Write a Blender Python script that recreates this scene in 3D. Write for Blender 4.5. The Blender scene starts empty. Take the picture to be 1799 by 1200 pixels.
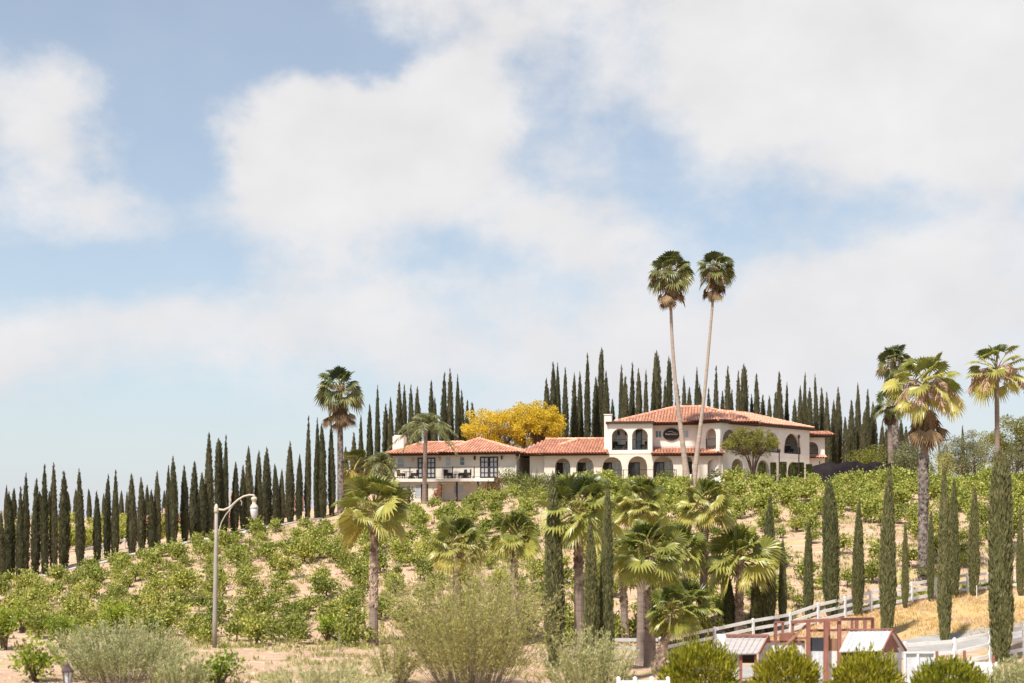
import bpy, math, random
import numpy as np
from mathutils import Vector
random.seed(7)
S = bpy.context.scene
COL = S.collection
rad = math.radians

# ------------------------------------------------------------------ camera, sky, sun, exposure
W, H = 1799.0, 1200.0
F = 50 / 36 * W            # focal length in photo pixels
CX, HZ = 899.5, 915.0      # principal column, eye level row
cd = bpy.data.cameras.new('camera'); cam = bpy.data.objects.new('camera', cd); COL.objects.link(cam)
cd.lens = 50; cd.sensor_width = 36; cd.shift_y = (HZ - 600) / W
cd.clip_start = 0.5; cd.clip_end = 12000
cam.location = (0, 0, 0); cam.rotation_euler = (rad(90), 0, 0)
cd.dof.use_dof = True; cd.dof.focus_distance = 138; cd.dof.aperture_fstop = 0.72
S.camera = cam

SUN_AZ, SUN_EL = rad(-148), rad(58)      # azimuth clockwise from +Y: behind the camera's left shoulder
sund = Vector((math.sin(SUN_AZ) * math.cos(SUN_EL), math.cos(SUN_AZ) * math.cos(SUN_EL), math.sin(SUN_EL)))
sl = bpy.data.lights.new('sun', 'SUN'); sun = bpy.data.objects.new('sun', sl); COL.objects.link(sun)
sl.energy = 3.5; sl.angle = rad(3); sl.color = (1.0, 0.94, 0.85)
sun.rotation_euler = sund.to_track_quat('Z', 'Y').to_euler(); sun.location = (-40, -40, 90)

S.view_settings.view_transform = 'Standard'; S.view_settings.look = 'None'
S.view_settings.exposure = 1.0; S.view_settings.gamma = 1

wd = bpy.data.worlds.new('World'); S.world = wd; wd.use_nodes = True
def build_sky():
    nt = wd.node_tree; N = nt.nodes; L = nt.links; N.clear()
    def mth(op, a, b=None, c=None, clamp=False):
        n = N.new('ShaderNodeMath'); n.operation = op; n.use_clamp = clamp
        for i, v in enumerate((a, b, c)):
            if v is None: continue
            if isinstance(v, (int, float)): n.inputs[i].default_value = v
            else: L.new(v, n.inputs[i])
        return n.outputs[0]
    out = N.new('ShaderNodeOutputWorld'); bg = N.new('ShaderNodeBackground')
    sky = N.new('ShaderNodeTexSky'); sky.sky_type = 'NISHITA'; sky.sun_disc = False
    sky.sun_elevation = SUN_EL; sky.sun_rotation = SUN_AZ
    sky.air_density = 1.0; sky.dust_density = 1.2; sky.ozone_density = 2.0; sky.altitude = 300
    tc = N.new('ShaderNodeTexCoord'); sp = N.new('ShaderNodeSeparateXYZ'); L.new(tc.outputs['Generated'], sp.inputs[0])
    az = mth('MULTIPLY', mth('ARCTAN2', sp.outputs[0], sp.outputs[1]), 57.2958)
    el = mth('MULTIPLY', mth('ARCSINE', sp.outputs[2]), 57.2958)
    def noise(vec, scale, detail, rough=.55, col=False):
        n = N.new('ShaderNodeTexNoise'); n.inputs['Scale'].default_value = scale; n.inputs['Detail'].default_value = detail
        n.inputs['Roughness'].default_value = rough; L.new(vec, n.inputs['Vector'])
        return n.outputs['Color' if col else 'Fac']
    cv = N.new('ShaderNodeCombineXYZ'); L.new(az, cv.inputs[0]); L.new(mth('MULTIPLY', el, 1.35), cv.inputs[1])
    w1 = noise(cv.outputs[0], .16, 6, .55, True)
    ws = N.new('ShaderNodeSeparateColor'); L.new(w1, ws.inputs[0])
    azw = mth('ADD', az, mth('MULTIPLY', mth('SUBTRACT', ws.outputs[0], .5), 8.0))
    elw = mth('ADD', el, mth('MULTIPLY', mth('SUBTRACT', ws.outputs[1], .5), 4.5))
    def pd(px, py): return math.degrees(math.atan((px - CX) / F)), math.degrees(math.atan((HZ - py) / F))
    total = None
    # cloud banks (amp > 0) and clear gaps (amp < 0): photo column, row, half width, half height in degrees
    blobs = [(690, 250, 6.2, 3.3, 1.0), (520, 300, 4.2, 3.3, .75), (820, 130, 4.2, 2.4, .6), (1350, 60, 9, 3.4, .85), (1650, 230, 6, 4, .7),
             (1480, 170, 7, 2.6, .6), (760, -40, 7, 1.6, .6), (90, 185, 3.4, 1.7, .8), (60, 310, 3.2, 1.6, .65), (190, 385, 3.2, 1.2, .6),
             (30, 630, 3.2, 2.0, .85), (330, 610, 5.5, 2.2, .6), (1010, 390, 4.2, 2.0, .8), (620, 560, 5, 2.6, .5), (1550, 560, 8, 3, .65), (1150, 640, 10, 2.8, .85),
             (300, 40, 6, 3, -.9), (290, 260, 2.6, 3.2, -.7), (1120, 310, 3.0, 1.7, -.40), (1390, 390, 4.6, 1.3, -.38), (1560, 530, 8, 2.6, .4), (1700, 150, 6, 4, .35), (680, 95, 3.6, .8, -.7), (945, 170, 1.6, 2.6, -.6), (770, 470, 2.4, 1.1, -.28), (620, 60, 2, 1, -.3), (150, 490, 5, 1.3, -.5), (200, 760, 9, 2.2, -.45)]
    for px, py, hw, hh, amp in blobs:
        a0, e0 = pd(px, py)
        dx = mth('DIVIDE', mth('SUBTRACT', azw, a0), hw); dy = mth('DIVIDE', mth('SUBTRACT', elw, e0), hh)
        g = mth('EXPONENT', mth('MULTIPLY', mth('ADD', mth('MULTIPLY', dx, dx), mth('MULTIPLY', dy, dy)), -1.0))
        g = mth('MULTIPLY', g, amp)
        total = g if total is None else mth('ADD', total, g)
    n2 = noise(cv.outputs[0], .3, 9, .6)
    dens = mth('ADD', total, mth('MULTIPLY', mth('SUBTRACT', n2, .5), 1.45))
    mr = N.new('ShaderNodeMapRange'); mr.interpolation_type = 'SMOOTHSTEP'
    mr.inputs['From Min'].default_value = -.10; mr.inputs['From Max'].default_value = .92
    L.new(dens, mr.inputs['Value'])
    veil = mth('MULTIPLY_ADD', mr.outputs[0], .68, .30)
    # brighter rims and greyer hearts inside the cloud banks
    n3 = noise(cv.outputs[0], .22, 5, .5)
    cm = N.new('ShaderNodeMixRGB'); cm.inputs[1].default_value = CLOUD_A; cm.inputs[2].default_value = CLOUD_B
    L.new(mth('MULTIPLY_ADD', n3, 2.2, -.6, True), cm.inputs[0])
    mx = N.new('ShaderNodeMixRGB'); L.new(veil, mx.inputs[0]); tn = N.new('ShaderNodeMixRGB'); tn.blend_type = 'MULTIPLY'; tn.inputs[0].default_value = 1; tn.inputs[2].default_value = (.75, .84, .83, 1); L.new(sky.outputs[0], tn.inputs[1]); L.new(tn.outputs[0], mx.inputs[1]); L.new(cm.outputs[0], mx.inputs[2])
    hz = N.new('ShaderNodeMixRGB'); hz.inputs[2].default_value = HAZE_C
    L.new(mth('MULTIPLY', mth('EXPONENT', mth('MULTIPLY', mth('MAXIMUM', el, 0.0), -.17)), .80), hz.inputs[0]); L.new(mx.outputs[0], hz.inputs[1])
    L.new(hz.outputs[0], bg.inputs['Color']); bg.inputs['Strength'].default_value = 0.09
    L.new(bg.outputs[0], out.inputs['Surface'])
CLOUD_A = (4.4, 4.33, 4.34, 1); CLOUD_B = (5.1, 5.0, 4.97, 1)
HAZE_C = (4.1, 4.22, 4.6, 1)
build_sky()

# ------------------------------------------------------------------ helpers
def ray(px, py, Y): return np.array([(px - CX) / F * Y, Y, (HZ - py) / F * Y])
def X(px, Y): return (px - CX) / F * Y
def Zp(py, Y): return (HZ - py) / F * Y

class MB:
    def __init__(s): s.v = []; s.f = []; s.m = []; s.t = []; s.n = 0
    def add(s, vs, fs, mat=0, tint=.5):
        vs = [tuple(map(float, v)) for v in vs]
        s.v += vs; s.f += [tuple(i + s.n for i in f) for f in fs]
        s.m += [mat] * len(fs)
        s.t += list(tint) if hasattr(tint, '__len__') else [tint] * len(fs)
        s.n += len(vs); return s
    def prism8(s, p, mat=0, tint=.5):      # p: four bottom points then the four top points
        return s.add(p, [(3, 2, 1, 0), (4, 5, 6, 7), (0, 1, 5, 4), (1, 2, 6, 5), (2, 3, 7, 6), (3, 0, 4, 7)], mat, tint)
    def box(s, c, size, rz=0, mat=0, tint=.5):
        a, b, h = size[0] / 2, size[1] / 2, size[2] / 2; ca, sa = math.cos(rz), math.sin(rz)
        q = [(-a, -b), (a, -b), (a, b), (-a, b)]
        p = [(c[0] + x * ca - y * sa, c[1] + x * sa + y * ca, c[2] + z) for z in (-h, h) for x, y in q]
        return s.prism8(p, mat, tint)
    def bar(s, p, q, w, h, mat=0, tint=.5):  # beam from p to q, w across, h up
        p, q = Vector(p), Vector(q); d = (q - p).normalized()
        side = d.cross(Vector((0, 0, 1)))
        if side.length < 1e-3: side = Vector((1, 0, 0))
        side.normalize(); up = side.cross(d).normalized(); a, b = side * w / 2, up * h / 2
        return s.prism8([p - a - b, p + a - b, q + a - b, q - a - b, p - a + b, p + a + b, q + a + b, q - a + b], mat, tint)
    def tube(s, pts, rs, n=8, mat=0, tint=.5, cap=True):
        pts = [Vector(p) for p in pts]; k = len(pts); vs = []; fs = []
        if not hasattr(rs, '__len__'): rs = [rs] * k
        for i, p in enumerate(pts):
            d = (pts[min(i + 1, k - 1)] - pts[max(i - 1, 0)]).normalized()
            a = d.cross(Vector((0, 1, 0)) if abs(d.y) < .9 else Vector((1, 0, 0))).normalized(); b = d.cross(a)
            for j in range(n):
                th = 2 * math.pi * j / n; vs.append(p + (a * math.cos(th) + b * math.sin(th)) * rs[i])
        for i in range(k - 1):
            for j in range(n):
                j2 = (j + 1) % n; fs.append((i * n + j, i * n + j2, (i + 1) * n + j2, (i + 1) * n + j))
        if cap: fs.append(tuple(range(n))[::-1]); fs.append(tuple((k - 1) * n + j for j in range(n)))
        return s.add(vs, fs, mat, tint)
    def lathe(s, c, prof, n=12, mat=0, tint=.5):
        return s.tube([(c[0], c[1], c[2] + z) for r, z in prof], [max(r, .002) for r, z in prof], n, mat, tint)
    def leaves(s, P, D, L, Wd, rng, mat=0, tint=None, fold=.25):
        """P (n,3) roots, D (n,3) directions, L/Wd lengths and widths: one folded diamond each"""
        P = np.asarray(P, float); n = len(P)
        if n == 0: return s
        D = np.asarray(D, float); D = D / (np.linalg.norm(D, axis=1, keepdims=True) + 1e-9)
        R = rng.normal(size=(n, 3)); Sd = np.cross(D, R); Sd /= (np.linalg.norm(Sd, axis=1, keepdims=True) + 1e-9)
        Nn = np.cross(D, Sd)
        L = np.broadcast_to(np.asarray(L, float), (n,))[:, None]; Wd = np.broadcast_to(np.asarray(Wd, float), (n,))[:, None]
        a = P; m = P + D * L * .5; b = m + Sd * Wd * .5 + Nn * Wd * fold; c = m - Sd * Wd * .5 + Nn * Wd * fold; t = P + D * L
        V = np.stack([a, b, t, c], 1).reshape(-1, 3)
        Fq = np.arange(4 * n).reshape(n, 4) + s.n
        s.v += V.tolist(); s.f += Fq.tolist(); s.m += [mat] * n; s.n += 4 * n
        s.t += (rng.random(n) if tint is None else np.broadcast_to(np.asarray(tint, float), (n,))).tolist()
        return s
    def mesh(s, name, mats, org=(0, 0, 0), smooth=False):
        me = bpy.data.meshes.new(name)
        v = np.asarray(s.v, float) - np.asarray(org, float)
        me.from_pydata(v.tolist(), [], s.f)
        for m in (mats if isinstance(mats, (list, tuple)) else [mats]): me.materials.append(m)
        me.polygons.foreach_set('material_index', s.m)
        at = me.attributes.new('tint', 'FLOAT', 'FACE'); at.data.foreach_set('value', s.t)
        if smooth: me.polygons.foreach_set('use_smooth', [True] * len(s.f))
        me.update(); return me
    def build(s, name, mats, parent=None, org=None, smooth=False, loc=None):
        if org is None: org = tuple(parent.location) if parent is not None and parent.get('_world') else (0, 0, 0)
        return link(name, s.mesh(name, mats, org, smooth), parent, loc)

def link(name, me, parent=None, loc=None):
    o = bpy.data.objects.new(name, me); COL.objects.link(o)
    if parent is not None: o.parent = parent
    if loc is not None: o.location = loc
    return o
def tag(o, label=None, cat=None, group=None, kind=None):
    if label: o['label'] = label
    if cat: o['category'] = cat
    if group: o['group'] = group
    if kind: o['kind'] = kind
    return o
def thing(name, label, cat, loc=(0, 0, 0), rz=0, group=None):
    o = bpy.data.objects.new(name, None); COL.objects.link(o); o.location = [float(v) for v in loc]; o.rotation_euler = (0, 0, rz)
    o.empty_display_size = .3
    return tag(o, label, cat, group)
def wbuild(mb, name, mats, root, smooth=False):     # parts modelled in world space under an unrotated thing
    return mb.build(name, mats, root, org=tuple(root.location), smooth=smooth)
ONES = 'zeroth first second third fourth fifth sixth seventh eighth ninth tenth eleventh twelfth thirteenth fourteenth fifteenth sixteenth seventeenth eighteenth nineteenth'.split()
TENS = {2: 'twent', 3: 'thirt', 4: 'fort', 5: 'fift', 6: 'sixt'}
def ordinal(n):
    if n < 20: return ONES[n]
    t, o = divmod(n, 10)
    return TENS[t] + 'ieth' if o == 0 else TENS[t] + 'y-' + ONES[o]

# ------------------------------------------------------------------ materials
def nodes(name):
    m = bpy.data.materials.new(name); m.use_nodes = True; nt = m.node_tree; nt.nodes.clear()
    return m, nt.nodes, nt.links
def mat(name, c1, c2=None, scale=3.0, rough=.8, bump=0.0, metal=0.0, stretch=(1, 1, 1), detail=6, spec=.3, bscale=None, tint=0.0, fine=.25):
    m, N, L = nodes(name)
    out = N.new('ShaderNodeOutputMaterial'); b = N.new('ShaderNodeBsdfPrincipled'); L.new(b.outputs[0], out.inputs[0])
    b.inputs['Roughness'].default_value = rough; b.inputs['Metallic'].default_value = metal
    b.inputs['Specular IOR Level'].default_value = spec
    if c2 is None: c2 = tuple(v * .82 for v in c1)
    tc = N.new('ShaderNodeTexCoord'); mp = N.new('ShaderNodeMapping'); mp.inputs['Scale'].default_value = stretch
    L.new(tc.outputs['Object'], mp.inputs['Vector'])
    n1 = N.new('ShaderNodeTexNoise'); n1.inputs['Scale'].default_value = scale; n1.inputs['Detail'].default_value = detail
    L.new(mp.outputs[0], n1.inputs['Vector'])
    r = N.new('ShaderNodeMapRange'); r.inputs['From Min'].default_value = .32; r.inputs['From Max'].default_value = .68
    L.new(n1.outputs['Fac'], r.inputs['Value'])
    mx = N.new('ShaderNodeMixRGB'); mx.inputs[1].default_value = (*c1, 1); mx.inputs[2].default_value = (*c2, 1); L.new(r.outputs[0], mx.inputs[0])
    col = mx.outputs[0]
    n2 = N.new('ShaderNodeTexNoise'); n2.inputs['Scale'].default_value = scale * 7; n2.inputs['Detail'].default_value = 4
    L.new(mp.outputs[0], n2.inputs['Vector'])
    hs = N.new('ShaderNodeHueSaturation'); L.new(col, hs.inputs['Color'])
    v = N.new('ShaderNodeMath'); v.operation = 'MULTIPLY_ADD'; v.inputs[1].default_value = fine * 2; v.inputs[2].default_value = 1 - fine
    L.new(n2.outputs['Fac'], v.inputs[0]); vo = v.outputs[0]
    if tint:
        at = N.new('ShaderNodeAttribute'); at.attribute_name = 'tint'
        w = N.new('ShaderNodeMath'); w.operation = 'MULTIPLY_ADD'; w.inputs[1].default_value = tint * 2; w.inputs[2].default_value = 1 - tint
        L.new(at.outputs['Fac'], w.inputs[0])
        q = N.new('ShaderNodeMath'); q.operation = 'MULTIPLY'; L.new(vo, q.inputs[0]); L.new(w.outputs[0], q.inputs[1]); vo = q.outputs[0]
    L.new(vo, hs.inputs['Value']); L.new(hs.outputs[0], b.inputs['Base Color'])
    if bump:
        bp = N.new('ShaderNodeBump'); bp.inputs['Strength'].default_value = bump; bp.inputs['Distance'].default_value = .05
        n3 = N.new('ShaderNodeTexNoise'); n3.inputs['Scale'].default_value = bscale or scale * 5; n3.inputs['Detail'].default_value = 5
        L.new(mp.outputs[0], n3.inputs['Vector']); L.new(n3.outputs['Fac'], bp.inputs['Height']); L.new(bp.outputs[0], b.inputs['Normal'])
    return m
def leaf_mat(name, stops, trans=.3, rough=.5, vary=.25, spec=.35, hue=.015):
    """stops: colours along the per-leaf tint (0..1); whole plants differ a little from one another"""
    m, N, L = nodes(name)
    out = N.new('ShaderNodeOutputMaterial'); b = N.new('ShaderNodeBsdfPrincipled'); tr = N.new('ShaderNodeBsdfTranslucent')
    ms = N.new('ShaderNodeMixShader'); ms.inputs[0].default_value = trans
    at = N.new('ShaderNodeAttribute'); at.attribute_name = 'tint'
    cr = N.new('ShaderNodeValToRGB'); el = cr.color_ramp.elements
    while len(el) < len(stops): el.new(.5)
    for i, c in enumerate(stops): el[i].position = i / max(1, len(stops) - 1); el[i].color = (*c, 1)
    L.new(at.outputs['Fac'], cr.inputs[0])
    oi = N.new('ShaderNodeObjectInfo'); hs = N.new('ShaderNodeHueSaturation'); L.new(cr.outputs[0], hs.inputs['Color'])
    v = N.new('ShaderNodeMath'); v.operation = 'MULTIPLY_ADD'; v.inputs[1].default_value = vary * 2; v.inputs[2].default_value = 1 - vary
    L.new(oi.outputs['Random'], v.inputs[0]); L.new(v.outputs[0], hs.inputs['Value'])
    h = N.new('ShaderNodeMath'); h.operation = 'MULTIPLY_ADD'; h.inputs[1].default_value = -2 * hue; h.inputs[2].default_value = .5 + hue
    L.new(oi.outputs['Random'], h.inputs[0]); L.new(h.outputs[0], hs.inputs['Hue'])
    L.new(hs.outputs[0], b.inputs['Base Color']); L.new(hs.outputs[0], tr.inputs['Color'])
    b.inputs['Roughness'].default_value = rough; b.inputs['Specular IOR Level'].default_value = spec
    L.new(b.outputs[0], ms.inputs[1]); L.new(tr.outputs[0], ms.inputs[2]); L.new(ms.outputs[0], out.inputs[0])
    return m
def glass_mat(name, c, rough=.08):
    m, N, L = nodes(name)
    out = N.new('ShaderNodeOutputMaterial'); b = N.new('ShaderNodeBsdfPrincipled'); L.new(b.outputs[0], out.inputs[0])
    b.inputs['Base Color'].default_value = (*c, 1); b.inputs['Roughness'].default_value = rough; b.inputs['Specular IOR Level'].default_value = .9
    return m
M = dict(
    stucco=mat('stucco', (.70, .63, .54), (.63, .56, .47), .5, .9, .25, fine=.08, bscale=14),
    stucco_white=mat('stucco_white', (.77, .72, .65), (.71, .65, .58), .5, .9, .25, fine=.08, bscale=14),
    stucco_pink=mat('stucco_pink', (.60, .40, .30), (.54, .36, .27), .5, .9, .2, fine=.08),
    tile=mat('roof_tile', (.76, .41, .285), (.67, .325, .21), 1.2, .75, .2, tint=.3, fine=.15),
    tile_pale=mat('pale_roof_tile', (.66, .40, .30), (.58, .33, .24), 1.2, .8, .2, tint=.2, fine=.1),
    tile_under=mat('roof_underlay', (.40, .155, .09), (.32, .12, .07), 1.2, .85),
    dark_wood=mat('dark_wood', (.035, .024, .02), (.055, .035, .028), 2, .7),
    iron=mat('dark_iron', (.05, .022, .022), (.035, .018, .018), 4, .55),
    frame_white=mat('white_frame', (.75, .74, .72), None, 3, .5, fine=.06),
    glass=glass_mat('window_glass', (.05, .06, .07)),
    glass_pale=glass_mat('curtained_glass', (.36, .38, .40), .15),
    concrete=mat('concrete', (.50, .46, .42), (.40, .37, .33), 1.0, .9, .2),
    asphalt=mat('asphalt', (.36, .34, .32), (.27, .26, .25), .8, .92, .2),
    white_paint=mat('white_paint', (.80, .79, .78), (.70, .69, .67), 1.5, .55, .05, fine=.1),
    red_paint=mat('oxide_red_timber', (.34, .145, .11), (.23, .095, .07), 2.5, .8, .2, stretch=(1, 1, .3)),
    tan_wood=mat('weathered_timber', (.36, .22, .13), (.24, .14, .085), 3, .85, .2, stretch=(1, 1, .2)),
    grey_roof=mat('weathered_roof_sheet', (.42, .38, .36), (.33, .30, .29), 2.0, .75, .2, stretch=(.4, 2, 1)),
    metal_roof=mat('galvanised_sheet', (.74, .75, .77), (.55, .55, .57), .9, .38, .15, metal=.35, fine=.12),
    tarp=mat('slate_sheet', (.055, .06, .075), (.035, .038, .048), 2, .7, .2),
    net=mat('black_shade_net', (.014, .012, .014), (.034, .027, .028), .8, 1.0, .3, spec=.0),
    panel=mat('pale_panel', (.62, .65, .68), (.54, .57, .61), 1.2, .6, .05),
    bark=mat('bark', (.17, .115, .08), (.09, .06, .042), 6, .95, .5, stretch=(1, 1, .25)),
    bark_pale=mat('pale_bark', (.30, .25, .18), (.20, .165, .12), 6, .95, .4, stretch=(1, 1, .25)),
    palm_smooth=mat('smooth_palm_trunk', (.30, .225, .18), (.20, .15, .125), 2.0, .9, .35, stretch=(.6, .6, 5)),
    palm_pale=mat('pale_palm_trunk', (.44, .355, .285), (.32, .245, .20), 1.2, .9, .35, stretch=(.6, .6, 5)),
    palm_boot=mat('palm_leaf_boots', (.56, .43, .33), (.13, .08, .06), 3.2, .95, .5, tint=.45),
    palm_boot_dark=mat('dark_palm_leaf_boots', (.36, .30, .26), (.035, .023, .02), 3.4, .95, .5, tint=.5),
    lamp_pole=mat('beige_lamp_paint', (.33, .29, .255), (.28, .25, .22), 2, .55, 0, fine=.06),
    lamp_cream=mat('cream_lamp_paint', (.60, .52, .42), (.52, .45, .36), 2, .5, 0, fine=.06),
    lamp_glass=glass_mat('frosted_lamp_glass', (.58, .60, .62), .25),
    bronze=mat('bronze_lantern_paint', (.08, .05, .048), (.055, .036, .036), 6, .5, 0),
    sign=mat('charcoal_sign', (.022, .024, .024), (.03, .028, .028), 3, .6, 0),
    sign_mark=mat('pale_sign_lettering', (.68, .62, .55), None, 3, .6, 0, fine=.05),
    rattan=mat('dark_rattan', (.05, .04, .035), (.03, .025, .022), 8, .7, .2),
    cushion=mat('pale_cushion', (.6, .56, .5), None, 5, .9, 0),
    pot=mat('terracotta_pot', (.36, .15, .08), None, 5, .8, .1),
    steel=mat('dull_steel', (.42, .41, .40), (.34, .33, .32), 3, .45, 0, metal=.5),
    lit_lamp=mat('amber_lamp_glass', (.62, .40, .25), None, 5, .4, 0),
    cypress=leaf_mat('cypress_foliage', [(.034, .034, .016), (.070, .068, .031), (.112, .105, .050), (.17, .125, .065)], .14, .7, .32, .2, .016),
    cypress_near=leaf_mat('near_cypress_foliage', [(.055, .062, .022), (.125, .130, .050), (.21, .208, .09), (.27, .21, .10)], .18, .7, .15, .2, .01),
    vine=leaf_mat('vine_leaves', [(.058, .080, .014), (.28, .315, .052), (.60, .58, .15)], .32, .5, .18, .3, .012),
    vine_fresh=leaf_mat('fresh_leaves', [(.10, .15, .014), (.25, .32, .030), (.43, .48, .065)], .42, .45, .15, .35, .01),
    fan=leaf_mat('fan_palm_leaf', [(.055, .075, .014), (.20, .215, .040), (.46, .44, .11), (.52, .44, .11)], .34, .36, .12, .5, .01),
    fan_dark=leaf_mat('dark_fan_palm_leaf', [(.035, .050, .014), (.10, .120, .030), (.24, .235, .08), (.36, .25, .09)], .25, .4, .12, .5, .01),
    petiole=leaf_mat('leaf_stalk', [(.34, .27, .07), (.42, .34, .11)], .1, .5, .1, .4, 0),
    dead=leaf_mat('dead_frond', [(.13, .085, .048), (.225, .15, .085), (.32, .225, .13)], .15, .85, .12, .1, 0),
    blossom=leaf_mat('palm_flower_stalk', [(.42, .26, .17), (.60, .44, .33)], .2, .8, .1, .1, 0),
    pinnate=leaf_mat('feather_palm_leaf', [(.08, .095, .03), (.22, .235, .09), (.46, .45, .22)], .3, .4, .12, .45, .01),
    yellow=leaf_mat('yellow_blossom', [(.46, .33, .03), (.77, .55, .045), (.87, .70, .12)], .35, .7, .1, .15, .005),
    olive=leaf_mat('olive_leaf', [(.09, .10, .042), (.20, .205, .09), (.38, .37, .20)], .3, .55, .12, .3, .01),
    grey_olive=leaf_mat('silvery_leaf', [(.27, .285, .10), (.49, .48, .22), (.67, .64, .37)], .35, .6, .1, .3, .008),
    willow=leaf_mat('willowy_leaf', [(.22, .22, .055), (.45, .42, .13), (.64, .57, .25)], .4, .6, .1, .2, .008),
    tree_green=leaf_mat('tree_leaf', [(.085, .095, .018), (.22, .215, .038), (.38, .35, .075)], .3, .55, .12, .3, .01),
    round_shrub=leaf_mat('round_shrub_leaf', [(.08, .095, .010), (.28, .275, .020), (.56, .48, .045)], .3, .5, .12, .3, .01),
    shrub=leaf_mat('shrub_leaf', [(.06, .078, .018), (.15, .175, .04), (.28, .29, .08)], .3, .5, .15, .3, .012),
    clipped=leaf_mat('clipped_leaf', [(.05, .062, .018), (.115, .125, .035), (.20, .20, .065)], .15, .6, .12, .2, .01),
    orange=leaf_mat('orange_leaf', [(.36, .09, .025), (.58, .18, .05), (.66, .30, .10)], .3, .6, .1, .2, 0),
    rose=leaf_mat('rose_leaf', [(.05, .055, .02), (.12, .12, .05), (.50, .20, .12)], .3, .55, .1, .2, 0),
    gold=leaf_mat('dry_grass_blade', [(.48, .31, .11), (.64, .44, .17), (.72, .54, .27)], .25, .8, .1, .1, 0),
    weed=leaf_mat('weed_blade', [(.20, .22, .055), (.38, .37, .12), (.54, .47, .22)], .3, .7, .1, .2, 0),
)
# ------------------------------------------------------------------ terrain
CTRL = [  # photo column, row, distance
    (0, 1160, 60), (0, 1200, 50), (250, 1195, 54), (500, 1195, 54), (500, 1142, 70), (380, 1138, 71), (650, 1134, 74), (150, 1150, 66),
    (0, 1110, 78), (200, 1105, 80), (900, 1175, 62), (900, 1150, 70), (1130, 1172, 68), (1000, 1180, 64), (1240, 1216, 60), (1500, 1216, 60), (1650, 1205, 62), (1799, 1195, 62),
    (1150, 1165, 73), (1255, 1145, 75), (1388, 1117, 79), (1530, 1078, 83), (1602, 1061, 85), (1644, 1053, 86), (1700, 1043, 88), (1799, 1042, 89),
    (1680, 1126, 74), (1799, 1106, 75), (1560, 1140, 72), (1700, 1168, 68), (1700, 1085, 80), (1560, 1100, 78), (1799, 1070, 82),
    (0, 1024, 113), (150, 990, 118), (300, 955, 124), (450, 926, 132), (590, 905, 138), (100, 1065, 94), (300, 1050, 95), (300, 1000, 108),
    (500, 1065, 90), (500, 1003, 103), (500, 955, 118), (650, 1060, 90), (650, 1000, 103), (650, 930, 125), (760, 884, 138), (760, 883, 141.5), (700, 886, 137), (690, 884, 142), (840, 878, 141), (840, 884, 137),
    (850, 1040, 92), (850, 965, 107), (850, 900, 122), (880, 876, 133), (1000, 1060, 88), (1000, 960, 105), (1000, 900, 118), (1000, 858, 131),
    (1200, 1060, 86), (1200, 960, 102), (1200, 895, 117), (1200, 855, 130.5), (1400, 1030, 88), (1400, 950, 102), (1400, 892, 116), (1400, 856, 130),
    (1600, 985, 95), (1600, 915, 109), (1600, 872, 121), (1600, 853, 130), (1799, 975, 96), (1799, 905, 110), (1799, 862, 124),
    (20, 917, 205), (240, 913, 205), (100, 950, 160), (200, 935, 170), (400, 915, 200), (300, 957, 160), (480, 925, 165)]
RAW = [(-12, 150, 3.2), (-10, 158, 4.2), (-1, 143, 2.6), (5, 142, 3.4), (12, 140, 3.5), (20, 140, 3.5), (30, 140, 3.6), (42, 139, 3.8), (55, 140, 3.4),
       (-15, 170, 4.0), (0, 165, 5.2), (20, 166, 5.5), (40, 166, 5.3), (60, 165, 4.4), (0, 205, 3.5), (40, 205, 3.5), (-20, 205, 2.2),
       (-30, 36, -6.9), (0, 36, -7.2), (30, 36, -7.4), (-25, 12, -2.6), (0, 12, -2.6), (25, 12, -2.6), (0, -10, -1.9), (-40, -10, -1.9), (40, -10, -1.9),
       (-70, 60, -6.6), (-75, 110, -6), (-80, 170, -2), (70, 60, -6.5), (75, 100, -2), (80, 140, 3.0), (80, 190, 2)]
cp = np.array([ray(*c) for c in CTRL] + [np.array(r, float) for r in RAW])
def _tps(a, b):
    d2 = ((a[:, None, :] - b[None, :, :]) ** 2).sum(-1)
    return .5 * d2 * np.log(d2 + 1e-9)
_sc = 50.0
_A = cp[:, :2] / _sc
_n = len(cp)
_K = np.zeros((_n + 3, _n + 3)); _K[:_n, :_n] = _tps(_A, _A) + np.eye(_n) * 2e-3
_K[:_n, _n] = 1; _K[:_n, _n + 1:] = _A; _K[_n, :_n] = 1; _K[_n + 1:, :_n] = _A.T
_w = np.linalg.solve(_K, np.concatenate([cp[:, 2], np.zeros(3)]))
def sstep(a, b, x): t = np.clip((x - a) / (b - a), 0, 1); return t * t * (3 - 2 * t)
def gz(x, y):
    x = np.atleast_1d(np.asarray(x, float)); y = np.atleast_1d(np.asarray(y, float)); sh = x.shape
    p = np.stack([x.ravel(), y.ravel()], 1); cx = np.clip(p[:, 0], -95, 95); cy = np.clip(p[:, 1], -20, 225)
    q = np.stack([cx, cy], 1) / _sc; z = np.zeros(len(q))
    for i in range(0, len(q), 20000):
        b = q[i:i + 20000]; z[i:i + 20000] = _tps(b, _A) @ _w[:_n] + _w[_n] + b @ _w[_n + 1:]
    over = np.maximum(np.abs(p[:, 0]) - 95, 0) / 200 + np.maximum(p[:, 1] - 225, 0) / 120 + np.maximum(-20 - p[:, 1], 0) / 200
    k = sstep(0, 1, over); z = z * (1 - k) + (-9.0) * k
    X0, Y0 = p[:, 0], p[:, 1]
    z = z + .07 * np.sin(X0 * .9 + 1.3 * np.sin(Y0 * .35)) * np.sin(Y0 * .8 + X0 * .21) + .04 * np.sin(X0 * 2.1 + Y0 * 1.3) * np.sin(Y0 * 2.3 - X0 * .7)
    return z.reshape(sh)
def g1(x, y): return float(gz(x, y)[0])
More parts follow.
